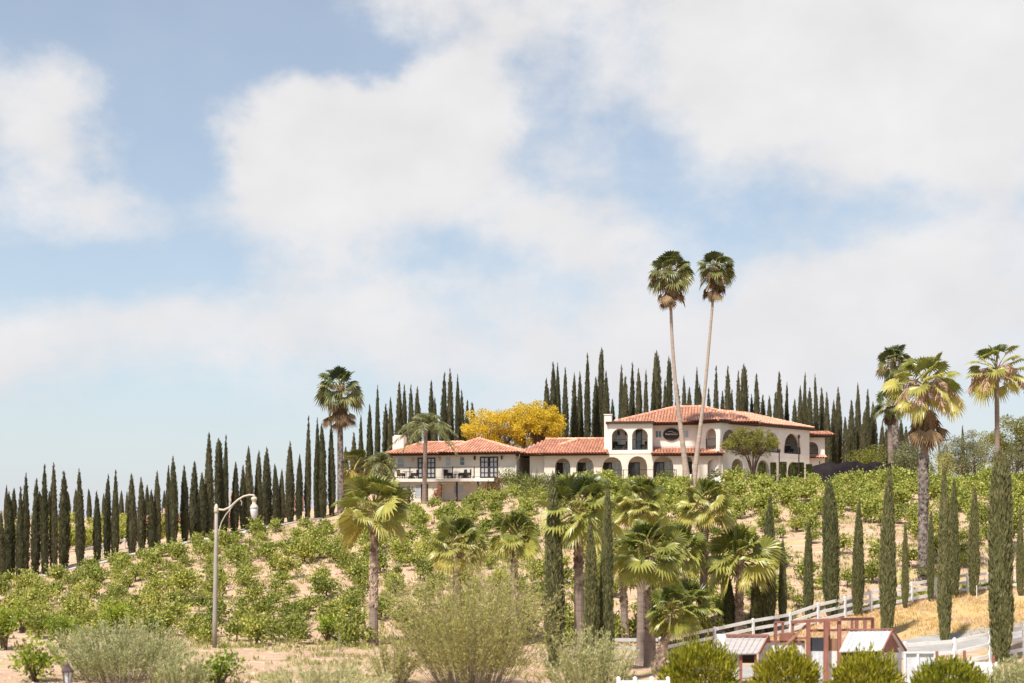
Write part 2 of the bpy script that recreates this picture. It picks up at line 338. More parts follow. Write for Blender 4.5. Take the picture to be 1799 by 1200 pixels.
def hit(px, py, y0=42, y1=230):
    t = np.arange(y0, y1, .25); k = (px - CX) / F; zr = (HZ - py) / F * t
    d = zr - gz(k * t, t); i = np.argmax(d < 0)
    if d[i] >= 0: i = int(np.argmin(d))
    Y = float(t[i]); return np.array([k * Y, Y, g1(k * Y, Y)])
def axis(lo, hi, a, b, step, grow=1.22):
    v = list(np.arange(a, b + 1e-6, step)); s = step
    while v[-1] < hi: s *= grow; v.append(v[-1] + s)
    s = step
    while v[0] > lo: s *= grow; v.insert(0, v[0] - s)
    return np.array(v)
def build_ground():
    xs = axis(-6000, 6000, -70, 70, .9); ys = axis(-400, 8000, 40, 175, .9)
    Xg, Yg = np.meshgrid(xs, ys); Zg = gz(Xg, Yg)
    me = bpy.data.meshes.new('ground'); nx, ny = len(xs), len(ys)
    V = np.stack([Xg, Yg, Zg], -1).reshape(-1, 3)
    idx = np.arange(nx * ny).reshape(ny, nx)
    Fq = np.stack([idx[:-1, :-1], idx[:-1, 1:], idx[1:, 1:], idx[1:, :-1]], -1).reshape(-1, 4)
    me.from_pydata(V.tolist(), [], Fq.tolist()); me.polygons.foreach_set('use_smooth', [True] * len(Fq))
    # where dry golden grass grows: the bank between the rail fence and the drive
    fp = np.array([ray(*c)[:2] for c in [(1255, 1145, 75), (1388, 1117, 79), (1530, 1078, 83), (1602, 1061, 85), (1700, 1043, 88), (1799, 1042, 89)]])
    yb = np.interp(V[:, 0], fp[:, 0], fp[:, 1])
    gold = sstep(-.5, 2.0, yb - V[:, 1]) * sstep(71, 75, V[:, 1]) * sstep(18, 22, V[:, 0])
    at = me.attributes.new('gold', 'FLOAT', 'POINT'); at.data.foreach_set('value', gold)
    m, N, L = nodes('dirt')
    out = N.new('ShaderNodeOutputMaterial'); b = N.new('ShaderNodeBsdfPrincipled'); L.new(b.outputs[0], out.inputs[0])
    b.inputs['Roughness'].default_value = .95; b.inputs['Specular IOR Level'].default_value = .15
    tc = N.new('ShaderNodeTexCoord')
    def noise(scale, detail, st=(1, 1, 1), rough=.6):
        mp = N.new('ShaderNodeMapping'); mp.inputs['Scale'].default_value = st; L.new(tc.outputs['Object'], mp.inputs['Vector'])
        n = N.new('ShaderNodeTexNoise'); n.inputs['Scale'].default_value = scale; n.inputs['Detail'].default_value = detail; n.inputs['Roughness'].default_value = rough
        L.new(mp.outputs[0], n.inputs['Vector']); return n.outputs['Fac']
    def mix(fac, a, c):
        x = N.new('ShaderNodeMixRGB')
        for i, v in ((1, a), (2, c)):
            if isinstance(v, tuple): x.inputs[i].default_value = (*v, 1)
            else: L.new(v, x.inputs[i])
        L.new(fac, x.inputs[0]); return x.outputs[0]
    def rng_(v, a, c):
        r = N.new('ShaderNodeMapRange'); r.interpolation_type = 'SMOOTHSTEP'; r.inputs['From Min'].default_value = a; r.inputs['From Max'].default_value = c
        L.new(v, r.inputs['Value']); return r.outputs[0]
    c = mix(rng_(noise(.22, 6), .35, .68), (.54, .36, .255), (.44, .285, .195))
    c = mix(rng_(noise(1.1, 8, (.5, 1.6, 1)), .48, .66), c, (.60, .45, .33))
    c = mix(rng_(noise(2.6, 6, (.4, 2.2, 1)), .58, .72), c, (.27, .165, .10))
    c = mix(rng_(noise(.5, 9, (1, 1, 1), .7), .50, .66), c, (.40, .36, .14))
    c = mix(rng_(noise(5.5, 4, (.8, 1.2, 1), .6), .64, .70), c, (.21, .15, .085))
    ga = N.new('ShaderNodeAttribute'); ga.attribute_name = 'gold'
    gm = N.new('ShaderNodeMath'); gm.operation = 'MULTIPLY'; L.new(ga.outputs['Fac'], gm.inputs[0]); L.new(rng_(noise(.35, 8), .36, .52), gm.inputs[1])
    gcol = mix(rng_(noise(3, 6), .35, .65), (.56, .40, .18), (.50, .35, .17))
    c = mix(gm.outputs[0], c, gcol)
    L.new(c, b.inputs['Base Color'])
    bp = N.new('ShaderNodeBump'); bp.inputs['Strength'].default_value = .9; bp.inputs['Distance'].default_value = .2
    L.new(noise(2.2, 10, (.6, 1.4, 1), .7), bp.inputs['Height']); L.new(bp.outputs[0], b.inputs['Normal'])
    me.materials.append(m); o = link('ground', me); tag(o, kind='structure')
build_ground()
def ribbon(name, pts, width, m, lift=.05, step=1.2):
    pts = [np.array(p[:2], float) for p in pts]; line = []
    for a, b in zip(pts[:-1], pts[1:]):
        k = max(2, int(np.linalg.norm(b - a) / step))
        line += [a + (b - a) * i / k for i in range(k)]
    line.append(pts[-1]); line = np.array(line)
    for _ in range(3): line[1:-1] = (line[:-2] + 2 * line[1:-1] + line[2:]) / 4
    mb = MB(); nw = max(2, int(width / .5)); vs = []; n = len(line)
    for i, p in enumerate(line):
        d = line[min(i + 1, n - 1)] - line[max(i - 1, 0)]; d /= np.linalg.norm(d); s = np.array([-d[1], d[0]])
        for j in range(nw + 1):
            q = p + s * width * (j / nw - .5); vs.append((q[0], q[1], g1(*q) + lift))
    k0 = len(vs)
    fs = [(i * (nw + 1) + j, i * (nw + 1) + j + 1, (i + 1) * (nw + 1) + j + 1, (i + 1) * (nw + 1) + j) for i in range(n - 1) for j in range(nw)]
    edge = [i * (nw + 1) for i in range(n)]; edge2 = [i * (nw + 1) + nw for i in range(n)]
    for e in (edge, edge2):
        b0 = len(vs); vs += [(vs[i][0], vs[i][1], vs[i][2] - lift - .15) for i in e]
        fs += [(e[i], e[i + 1], b0 + i + 1, b0 + i) for i in range(n - 1)]
    mb.add(vs, fs); o = mb.build(name, m, smooth=False); return tag(o, kind='structure')
ribbon('path', [hit(-40, 1040), hit(0, 1030), hit(90, 1008), hit(200, 985), hit(300, 962), hit(400, 941), hit(480, 926), hit(560, 912)], 1.1, M['concrete'], .10)
ribbon('road', [ray(1250, 0, 66)[:2], ray(1420, 0, 69)[:2], ray(1560, 0, 71.5)[:2], ray(1700, 0, 73.6)[:2], ray(1799, 0, 75)[:2], ray(2000, 0, 80)[:2]], 3.6, M['asphalt'], .06)
def far_hills():
    mb = MB(); rng = np.random.default_rng(3); n = 160; vs = []; fs = []
    for i in range(n):
        x = -3200 + 6400 * i / (n - 1)
        top = 17 + 10 * math.sin(i * .21) + 7 * math.sin(i * .47 + 1) + rng.normal() * 1.2 + (18 if x > 300 else 0) * 0
        vs += [(x, 3800, -20), (x, 3950 + 60 * math.sin(i * .3), max(4, top * .75)), (x, 4300, max(5, top)), (x, 4800, -20)]
    for i in range(n - 1):
        for j in range(3): fs.append((i * 4 + j, (i + 1) * 4 + j, (i + 1) * 4 + j + 1, i * 4 + j + 1))
    mb.add(vs, fs)
    tag(mb.build('distant_hills', mat('distant_chaparral', (.20, .19, .13), (.30, .26, .19), .004, .95, 0), smooth=True), kind='structure')
far_hills()

# ------------------------------------------------------------------ plants
def lump(rng):
    a = rng.uniform(0, 6.28, 8); k = rng.integers(1, 4, 8); f = rng.uniform(2, 16, 8)
    return lambda th, t: 1 + .035 * sum(np.sin(k[i] * th + f[i] * t + a[i]) for i in range(8))
def cypress_crown(h, r, seed, n, sl, tip='point'):
    rng = np.random.default_rng(seed); mb = MB(); lp = lump(rng)
    tp = {'point': 1.75, 'blunt': 4.5, 'slim': 1.4}[tip]; lean = rng.normal() * .006 * h
    def prof(t):
        t = np.asarray(t, float)
        return r * np.minimum(1, .62 + 1.9 * t) * np.clip(1 - np.clip((t - .30) / .70, 0, 1) ** tp, 0, 1) ** (.8 if tip != 'blunt' else .55) + .012
    K, Nn = 22, 12; vs = []; fs = []; ti = []
    for i in range(K):
        t = i / (K - 1)
        for j in range(Nn):
            th = 6.283 * j / Nn; q = float(prof(t) * .86 * lp(th, t) * rng.uniform(.9, 1.08))
            vs.append((q * math.cos(th) + lean * t ** 3, q * math.sin(th), .12 + t * (h * .97 - .12)))
    for i in range(K - 1):
        for j in range(Nn): j2 = (j + 1) % Nn; fs.append((i * Nn + j, i * Nn + j2, (i + 1) * Nn + j2, (i + 1) * Nn + j)); ti.append(rng.random() * .5)
    fs.append(tuple(range(Nn))[::-1]); ti.append(.1)
    mb.add(vs, fs, 0, ti)
    t = rng.random(n * 3); t = t[rng.random(n * 3) < (prof(t) / r) + .12][:n]; m = len(t); th = rng.uniform(0, 6.283, m)
    rr = prof(t) * lp(th, t) * rng.uniform(.74, 1.0, m)
    P = np.stack([rr * np.cos(th) + lean * t ** 3, rr * np.sin(th), .1 + t * (h * .965 - .1)], 1)
    D = np.stack([np.cos(th) * .17, np.sin(th) * .17, np.ones(m)], 1) + rng.normal(size=(m, 3)) * .14
    Ls = sl * rng.uniform(.5, 1.25, m)
    mb.leaves(P, D, Ls, Ls * rng.uniform(.16, .32, m), rng, 0, np.clip(rng.normal(.5, .25, m), 0, 1))
    mb.leaves(P[:8] * 0 + np.array([lean, 0, h * .955]), np.array([0, 0, 1]) + rng.normal(size=(8, 3)) * .05, h * .045, .06, rng)
    return mb
CYP_FAR = [cypress_crown(10, .5, 100 + i, 1700, .30, ('point', 'slim', 'point', 'point', 'slim', 'point')[i]).mesh('cypress_crown', M['cypress']) for i in range(6)]
CYP_BLUNT = cypress_crown(10, .5, 140, 1700, .30, 'blunt').mesh('cypress_crown', M['cypress'])
CYP_NEAR = [cypress_crown(10, .5, 120 + i, 5200, .30, ('point', 'slim', 'point', 'blunt')[i]).mesh('cypress_crown', M['cypress_near']) for i in range(4)]
TRUNK_ME = MB().tube([(0, 0, -.35), (0, 0, .5), (0, 0, 2.5)], [.12, .10, .05], 7).mesh('cypress_trunk', M['bark'])
def cypress(x, y, top_z, width, label, group, near=False, blunt=False, sink=0):
    z = g1(x, y) - sink; h = top_z - z
    o = thing('cypress_tree', label, 'cypress', (x, y, z), random.uniform(0, 6.28), group)
    o.rotation_euler[0] = random.gauss(0, .009); o.rotation_euler[1] = random.gauss(0, .009)
    me = CYP_BLUNT if blunt and not near else random.choice(CYP_NEAR[:3] if near else CYP_FAR)
    if near and blunt: me = CYP_NEAR[3]
    s = width / 1.02
    c = link('crown', me, o); c.scale = (s, s, h / 10)
    t = link('trunk', TRUNK_ME, o); t.scale = (s, s, 1)
    return o

def blob_crown(rng, centers, rc, n, L, Wd, mat=0, up=.3, mb=None, tint=(.5, .26)):
    """leaf clumps: many small leaves spread on and in each clump"""
    mb = mb or MB()
    for (c, r0) in zip(centers, rc):
        k = max(6, int(n * r0 ** 2)); d = rng.normal(size=(k, 3)); d /= np.linalg.norm(d, axis=1, keepdims=True)
        q = r0 * rng.random(k)[:, None] ** .45; P = np.asarray(c) + d * q * np.array([1, 1, .8])
        D = d * .8 + rng.normal(size=(k, 3)) * .6 + np.array([0, 0, up]); l = L * rng.uniform(.6, 1.3, k)
        base = np.clip(rng.normal(tint[0], .1), 0, 1)
        mb.leaves(P, D, l, l * Wd, rng, mat, np.clip(rng.normal(base, tint[1], k), 0, 1))
    return mb
def vine_mesh(seed, w=.62, leaf=.16, n=520):
    rng = np.random.default_rng(seed); fo = MB(); tr = MB()
    cs = [(0, 0, .78)] + [(rng.normal() * w * .55, rng.normal() * w * .45, rng.uniform(.55, 1.08)) for _ in range(6)]
    blob_crown(rng, cs, [w * .62] + list(rng.uniform(.30, .5, 6) * w / .6), n, leaf, .8, mb=fo, up=.35, tint=(.47 if w < .7 else .58, .27))
    for _ in range(9):   # long shoots
        th = rng.uniform(0, 6.28); e = rng.uniform(.25, 1.25); d = np.array([math.cos(th) * math.cos(e), math.sin(th) * math.cos(e), math.sin(e)])
        l = rng.uniform(.5, 1.0) * w / .6; b = np.array([0, 0, .72]) + d * .3; q = np.linspace(0, 1, 9)[:, None]
        P = b + d * l * q + np.array([0, 0, -.18]) * q ** 2
        D = np.tile(d * .4, (9, 1)) + rng.normal(size=(9, 3)) * .7
        fo.leaves(P, D, leaf * .85, leaf * .62, rng, 0, np.clip(rng.normal(.75, .2, 9), 0, 1))
        tr.tube([b - d * .3, b + d * l * .5, b + d * l + np.array([0, 0, -.18])], [.02, .012, .006], 4)
    tr.tube([(0, 0, -.35), (.02, .01, .3), (-.02, .02, .75)], [.065, .055, .04], 6)
    return fo.mesh('foliage', M['vine']), tr.mesh('trunk', M['bark'])
VINES = [vine_mesh(200 + i) for i in range(7)]
VINES_BIG = [vine_mesh(220 + i, .84, .19, 360) for i in range(5)]

def fan_frond(mb, pb, rng, az, elv, Lp, R, tint, droop=.3, spread=125, nseg=19, origin=(0, 0, 0), dead=False):
    p = np.array([math.cos(az) * math.cos(elv), math.sin(az) * math.cos(elv), math.sin(elv)])
    o = np.asarray(origin, float); g = np.array([0, 0, -1.0])
    c = o + p * Lp + g * Lp * .12 * math.cos(elv); s = np.array([-math.sin(az), math.cos(az), 0])
    s = s + np.array([0, 0, 1]) * rng.normal() * .25; s /= np.linalg.norm(s)
    e2 = elv - rng.uniform(-.15, .6) * (0 if dead else 1); a = np.array([math.cos(az) * math.cos(e2), math.sin(az) * math.cos(e2), math.sin(e2)])
    s = s - a * (s @ a); s /= np.linalg.norm(s); nn = np.cross(a, s)
    if not dead: ro = rng.normal() * .62; s, nn = s * math.cos(ro) + nn * math.sin(ro), nn * math.cos(ro) - s * math.sin(ro)
    if nn[2] < 0: nn = -nn
    if pb is not None: pb.tube([o, o + p * Lp * .5 + np.array([0, 0, .02]), c], [.035, .026, .018], 4, 0, rng.random(), False)
    da = math.radians(2 * spread) / nseg; dv = []; fs = []; ti = []; cup = rng.uniform(.05, .28)
    vs = [c]
    for i in range(nseg):
        ph = -math.radians(spread) + (i + .5) * da; rl = R * (.70 + .30 * math.cos(ph * .62)) * rng.uniform(.93, 1.05)
        def pt(phi, rr, off): d = math.cos(phi) * a + math.sin(phi) * s; return c + d * rr + nn * (abs(math.sin(phi)) * cup * rr + off) + g * droop * .35 * rr * rr / R
        b0 = len(vs); jo = .64
        tipd = pt(ph + rng.normal() * .03, rl, 0) + g * droop * rl * rng.uniform(.3, .9)
        vs += [pt(ph - da * .5, rl * jo, -.018), pt(ph, rl * jo * 1.05, .03), pt(ph + da * .5, rl * jo, -.018), tipd]
        fs += [(0, b0, b0 + 1), (0, b0 + 1, b0 + 2), (b0, b0 + 3, b0 + 1), (b0 + 1, b0 + 3, b0 + 2)]
        q = np.clip(tint + rng.normal() * .07, 0, 1); ti += [q, q, min(1, q + .06), min(1, q + .06)]
    mb.add(vs, fs, 0, ti)
def palm_crown(seed, n=30, R=1.0, Lp=1.1, lo=-35, hi=82, tint=(.3, .75), droop=.3, spread=122, stalks=0, dead=0, deadlen=1.3, deadR=.9, nseg=19, dead_lo=-88, dead_hi=-62):
    rng = np.random.default_rng(seed); cb, pb, db, fb = MB(), MB(), MB(), MB()
    for i in range(n):
        k = (i + .5) / n; e = math.radians(hi + (lo - hi) * k ** .85 + rng.normal() * 6); az = i * 2.39996 + rng.normal() * .2
        tv = tint[0] + (tint[1] - tint[0]) * k ** 1.6 + rng.normal() * .08
        fan_frond(cb, pb, rng, az, e, Lp * rng.uniform(.8, 1.15) * (1.0 if k > .12 else .75), R * rng.uniform(.85, 1.12), tv, droop * (.5 + k), spread, nseg, (0, 0, .3 * (1 - k)))
    for i in range(dead):
        k = (i + .5) / dead; e = math.radians(dead_lo + (dead_hi - dead_lo) * rng.random()); az = i * 2.39996 + rng.normal() * .3
        fan_frond(db, db, rng, az, e, deadlen * rng.uniform(.4, 1.0), deadR * rng.uniform(.8, 1.1), rng.random(), .25, 62, 11, (math.cos(az) * .1, math.sin(az) * .1, -.1 - .6 * rng.random()), True)
    for i in range(stalks):
        az = rng.uniform(0, 6.28); e = rng.uniform(.1, .9); d = np.array([math.cos(az) * math.cos(e), math.sin(az) * math.cos(e), math.sin(e)]); l = rng.uniform(1.3, 2.1) * (R + Lp) / 2.1
        q = np.linspace(0, 1, 8)[:, None]; P = d * l * q + np.array([0, 0, -1.0]) * l * .75 * q ** 2.2
        fb.tube(P, [.025] * 8, 4, 0, .8, False)
        for j in range(3, 8):
            D = np.array([0, 0, -1.0]) + rng.normal(size=(7, 3)) * .38; fb.leaves(np.tile(P[j], (7, 1)), D, rng.uniform(.3, .65, 7), .07, rng)
    return cb, pb, db, fb
def trunk_mesh(pts, r0, r1, boot_from=None, flare=1.5, fl=.7, seed=1, r_boot=1.0, boot_to=1.1):
    """pts: base first; leaf-boot zone between two fractions of the height carries stubs"""
    rng = np.random.default_rng(seed); P = np.array(pts, float); k = 26; q = np.linspace(0, 1, len(P)); t = np.linspace(0, 1, k)
    C = np.stack([np.interp(t, q, P[:, i]) for i in range(3)], 1)
    for _ in range(3): C[1:-1] = (C[:-2] + 2 * C[1:-1] + C[2:]) / 4
    hgt = C[-1, 2] - C[0, 2]
    R = np.array([(r0 + (r1 - r0) * a) * (1 + (flare - 1) * math.exp(-a * hgt / fl)) * (r_boot if boot_from is not None and boot_from < a < boot_to else 1) * rng.uniform(.97, 1.03) for a in t])
    mb = MB(); vs = []; n = 10
    for c, r in zip(C, R):
        for j in range(n): vs.append((c[0] + r * math.cos(6.2832 * j / n), c[1] + r * math.sin(6.2832 * j / n), c[2]))
    for i in range(k - 1):
        fs = [(i * n + j, i * n + (j + 1) % n, (i + 1) * n + (j + 1) % n, (i + 1) * n + j) for j in range(n)]
        mb.f += [tuple(f) for f in fs]; mb.m += [1 if boot_from is not None and boot_from <= t[i] < boot_to else 0] * n; mb.t += [.4] * n
    mb.v += [tuple(map(float, v)) for v in vs]; mb.n += len(vs)
    if boot_from is not None:
        bt = min(boot_to, 1.0); m = int((bt - boot_from) * hgt * 44); tt = rng.uniform(boot_from, bt, m); th = rng.uniform(0, 6.283, m)
        c = np.stack([np.interp(tt, t, C[:, i]) for i in range(3)], 1); r = np.interp(tt, t, R)
        out = np.stack([np.cos(th), np.sin(th), np.zeros(m)], 1); sd = np.stack([-np.sin(th), np.cos(th), np.zeros(m)], 1)
        for i in range(m):
            b = c[i] + out[i] * r[i] * .93; u = np.array([0, 0, 1.0]); w = .062 * rng.uniform(.7, 1.3); l = rng.uniform(.12, .22)
            v = [b - sd[i] * w, b + sd[i] * w, b + out[i] * .035 + u * l + sd[i] * w * .5, b + out[i] * .035 + u * l - sd[i] * w * .5, b + out[i] * .085 + u * l * .75]
            mb.add(v, [(0, 1, 4), (1, 2, 4), (2, 3, 4), (3, 0, 4)], 1, float(rng.random()))
    return mb
def fan_palm(label, group, crown_px, crown_py, Y, base_px, hw, seed, mid=(), r=(.19, .15), boot=None, dead=0, stalks=0, tint=(.3, .75), leafm='fan', smooth='palm_smooth', bootm='palm_boot',
             n=30, lo=-35, hi=82, flare=1.4, kr=(.47, .60), base_z=None, droop=.3, nseg=19, name='fan_palm', boot_to=1.1, r_boot=1.0, dz=(-88, -62), deadlen=1.1, fl=.7):
    bx, top = X(base_px, Y), ray(crown_px, crown_py, Y); bz = g1(bx, Y) if base_z is None else base_z
    o = thing(name, label, 'palm tree', (bx, Y, bz), 0, group); hwm = hw / F * Y
    pts = [(0, 0, -.3)] + [(X(a, Y) - bx, 0, Zp(b, Y) - bz) for a, b in mid] + [(top[0] - bx, 0, top[2] - bz)]
    trunk_mesh(pts, r[0], r[1], boot, flare, fl, seed=seed, boot_to=boot_to, r_boot=r_boot).build('trunk', [M[smooth], M[bootm]], o)
    cb, pb, db, fb = palm_crown(seed, n, hwm * kr[0], hwm * kr[1], lo, hi, tint, droop, stalks=stalks, dead=dead, deadlen=hwm * .5 * deadlen, deadR=hwm * .42, nseg=nseg, dead_lo=dz[0], dead_hi=dz[1])
    c = cb.build('crown', M[leafm], o); c.location = (top[0] - bx, 0, top[2] - bz)
    s = pb.build('leaf_stalks', M['petiole'], o); s.location = c.location
    if dead: d = db.build('dead_fronds', M['dead'], o); d.location = c.location
    if stalks: f = fb.build('flower_stalks', M['blossom'], o); f.location = c.location
    return o
def feather_palm(label, group, crown_px, crown_py, Y, base_px, hw, seed, r=(.17, .13), n=15, lo=-10, hi=75, base_z=None, tint=.5, leafm='pinnate', arch=1.0, name='feather_palm'):
    rng = np.random.default_rng(seed); bx, top = X(base_px, Y), ray(crown_px, crown_py, Y); bz = g1(bx, Y) if base_z is None else base_z
    o = thing(name, label, 'palm tree', (bx, Y, bz), 0, group); cb, rb = MB(), MB(); Lf = hw / F * Y * 1.25
    tp = np.array([top[0] - bx, 0, top[2] - bz])
    trunk_mesh([(0, 0, -.3), tuple(tp)], r[0], r[1], None, 1.4, seed=seed).build('trunk', [M['palm_smooth'], M['palm_boot']], o)
    for i in range(n):
        k = (i + .5) / n; az = i * 2.39996 + rng.normal() * .2; e = math.radians(hi + (lo - hi) * k + rng.normal() * 6); l = Lf * rng.uniform(.85, 1.1)
        q = np.linspace(0, 1, 26)[:, None]; d = np.array([math.cos(az) * math.cos(e), math.sin(az) * math.cos(e), math.sin(e)])
        P = tp + d * l * q + np.array([0, 0, -1.0]) * l * (.62 * arch) * q ** 2.1
        rb.tube(P[::5], [.05, .04, .03, .02, .012, .008][:len(P[::5])], 4, 0, .5, False)
        T = np.gradient(P, axis=0); T /= np.linalg.norm(T, axis=1, keepdims=True); sd = np.array([-math.sin(az), math.cos(az), 0])
        for sg in (-1, 1):
            for rep in range(2):
                Q = P[3:] + rng.normal(size=P[3:].shape) * .03
                D = T[3:] * .55 + sd * sg * .8 + np.array([0, 0, -.55]) + rng.normal(size=Q.shape) * .18
                cb.leaves(Q, D, Lf * .24 * np.sin(np.linspace(.35, 2.9, len(Q))) + .12, .06, rng, 0, np.clip(rng.normal(tint, .22, len(Q)), 0, 1))
    cb.build('crown', M[leafm], o); rb.build('leaf_stalks', M['petiole'], o)
    return o
def shrub(name, label, cat, loc, rx, rz_, seed, leafm, n=110, L=.12, Wd=.55, clumps=14, group=None, trunk=True, up=.3, ry=None, floor=.25, barkm='bark', ragged=.28, tint=(.5, .26)):
    """loose crown of leaf clumps on a few stems; rx half width, rz_ height"""
    rng = np.random.default_rng(seed); ry = ry or rx
    o = thing(name, label, cat, loc, 0, group); cs = []; rc = []; st = MB()
    for i in range(clumps):
        d = rng.normal(size=3); d /= np.linalg.norm(d); q = rng.random() ** .5 * .78
        c = np.array([d[0] * rx * q, d[1] * ry * q, rz_ * (floor + (1 - floor) * (.45 + .47 * d[2] * q / .78))]); cs.append(c); rc.append(rng.uniform(.26, .26 + ragged) * min(rx, rz_ * .8))
    mb = blob_crown(rng, cs, rc, n, L, Wd, up=up, tint=tint)
    mb.build('foliage', M[leafm], o)
    if trunk:
        for c in cs[:10]:
            f = rng.uniform(.04, .12) * rx
            st.tube([(rng.normal() * f, rng.normal() * f, -.25), np.array([c[0] * .35, c[1] * .35, c[2] * .5]), c], [.035 * rz_ ** .6 + .015, .025 * rz_ ** .6 + .008, .01], 5)
        st.build('stems', M[barkm], o)
    return o
# ------------------------------------------------------------------ villa
class Fac:
    """a facade line: u runs to the right along it, d outward from it, z up"""
    def __init__(s, px, Y, deg):
        s.O = np.array([X(px, Y), Y]); a = rad(deg); s.a = a; s.r = np.array([math.cos(a), math.sin(a)]); s.n = np.array([math.sin(a), -math.cos(a)])
    def u(s, px, d=0):
        k = (px - CX) / F; O = s.O + s.n * d; return (k * O[1] - O[0]) / (s.r[0] - k * s.r[1])
    def z(s, py, u, d=0): return (HZ - py) / F * (s.O + s.r * u + s.n * d)[1]
    def P(s, u, d, z): q = s.O + s.r * u + s.n * d; return (q[0], q[1], z)
    def box(s, mb, u0, u1, d0, d1, z0, z1, mat=0, tint=.5):
        d0, d1 = max(d0, d1), min(d0, d1)
        mb.prism8([s.P(u0, d0, z0), s.P(u1, d0, z0), s.P(u1, d1, z0), s.P(u0, d1, z0), s.P(u0, d0, z1), s.P(u1, d0, z1), s.P(u1, d1, z1), s.P(u0, d1, z1)], mat, tint)
def pierced_wall(mb, f, u0, u1, z0, z1, d, thick, ops=(), mat=0):
    """wall with openings (ua, ub, zb, zt, arched)"""
    cuts = {u0, u1}
    for ua, ub, zb, zt, ar in ops:
        cuts |= set(np.linspace(ua, ub, 15)) if ar else {ua, ub}
    cuts = sorted(c for c in cuts if u0 - 1e-6 <= c <= u1 + 1e-6)
    def top(o, u):
        ua, ub, zb, zt, ar = o
        if not ar: return zt
        w = (ub - ua) / 2; rise = min(w, zt - zb); q = min(1, abs(u - (ua + ub) / 2) / w); return zt - rise + rise * math.sqrt(max(0, 1 - q * q))
    for a, b in zip(cuts[:-1], cuts[1:]):
        m = (a + b) / 2; o = next((o for o in ops if o[0] < m < o[1]), None)
        def seg(la, lb, ha, hb):
            if ha - la < 1e-3 and hb - lb < 1e-3: return
            mb.prism8([f.P(a, d, la), f.P(b, d, lb), f.P(b, d - thick, lb), f.P(a, d - thick, la), f.P(a, d, ha), f.P(b, d, hb), f.P(b, d - thick, hb), f.P(a, d - thick, ha)], mat)
        if o is None: seg(z0, z0, z1, z1)
        else:
            if o[2] > z0 + 1e-3: seg(z0, z0, o[2], o[2])
            seg(top(o, a), top(o, b), z1, z1)
def arch_trim(mb, f, o, d, w=.09, mat=0):
    ua, ub, zb, zt, ar = o; c = (ua + ub) / 2; hw = (ub - ua) / 2; rise = min(hw, zt - zb)
    pts = [f.P(c + hw * math.cos(t), d, zt - rise + rise * math.sin(t)) for t in np.linspace(0, math.pi, 13)]
    mb.tube(pts, w / 2, 5, mat)
def tiled_plane(mb, A, B, poly, pitch=.30, course=.42, rng=np.random.default_rng(5)):
    """barrel tiles from the eave A-B up the roof plane through poly (3-D corners)"""
    A, B = Vector(A), Vector(B); e = (B - A).normalized(); poly = [Vector(p) for p in poly]
    far = max(poly, key=lambda p: ((p - A) - e * (p - A).dot(e)).length); up = (far - A) - e * (far - A).dot(e); up.normalize(); nn = e.cross(up)
    if nn.z < 0: nn = -nn
    q = [((p - A).dot(e), (p - A).dot(up)) for p in poly]; s0, s1 = min(a for a, _ in q), max(a for a, _ in q)
    s = s0 + pitch / 2; R = pitch * .46
    arc = [(-R, 0), (-R * .72, R * .62), (0, R * .95), (R * .72, R * .62), (R, 0)]
    while s < s1:
        ts = []
        for (a, b), (c, d) in zip(q, q[1:] + q[:1]):
            if (a - s) * (c - s) <= 0 and abs(c - a) > 1e-9: ts.append(b + (d - b) * (s - a) / (c - a))
        if len(ts) >= 2:
            lo, hi = min(ts), max(ts); t = lo - .06
            while t < hi:
                t2 = min(t + course, hi); vs = []
                for tt, lift, k in ((t, .035, 1.06), (t2, .0, .96)):
                    for (x, h) in arc: vs.append(A + e * (s + x * k) + up * tt + nn * (h * k + lift + .02))
                mb.add(vs, [(i, i + 1, i + 6, i + 5) for i in range(4)], 0, float(np.clip(rng.normal(.5, .24), 0, 1)))
                t = t2
        s += pitch
    mb.add([p - nn * .02 for p in poly], [tuple(range(len(poly)))], 1)
def ridge(mb, a, b): 
    a, b = Vector(a), Vector(b); n = max(1, int((b - a).length / .42))
    for i in range(n):
        p, q = a + (b - a) * (i / n), a + (b - a) * ((i + 1.06) / n)
        mb.tube([p + Vector((0, 0, .07)), q + Vector((0, 0, .05))], [.155, .13], 7, 0, random.random())
def hip_roof(f, u0, u1, d0, d1, ze, zr, ra, rb, root, name='roof', tile='tile'):
    """eave rectangle u0..u1, d0 (front)..d1 (back); ridge from ra to rb at mid depth"""
    dm = (d0 + d1) / 2; mb = MB(); fl = f.P(u0, d0, ze); fr = f.P(u1, d0, ze); br = f.P(u1, d1, ze); bl = f.P(u0, d1, ze); a, b = f.P(ra, dm, zr), f.P(rb, dm, zr)
    tri = abs(rb - ra) < .05
    tiled_plane(mb, fl, fr, [fl, fr, b] if tri else [fl, fr, b, a])
    tiled_plane(mb, br, bl, [br, bl, a] if tri else [br, bl, a, b])
    if ra > u0 + .1: tiled_plane(mb, bl, fl, [bl, fl, a]); ridge(mb, fl, a); ridge(mb, bl, a)
    if rb < u1 - .1: tiled_plane(mb, fr, br, [fr, br, b]); ridge(mb, fr, b); ridge(mb, br, b)
    if not tri: ridge(mb, a, b)
    ro = wbuild(mb, name, [M[tile], M['tile_under']], root)
    ev = MB()
    g = .03
    f.box(ev, u0 + .1, u1 - .1, d0 - .1, d1 + .1, ze - .16, ze - g, 0)
    ev.build('eave_board', M['dark_wood'], ro, org=tuple(root.location))
    return ro
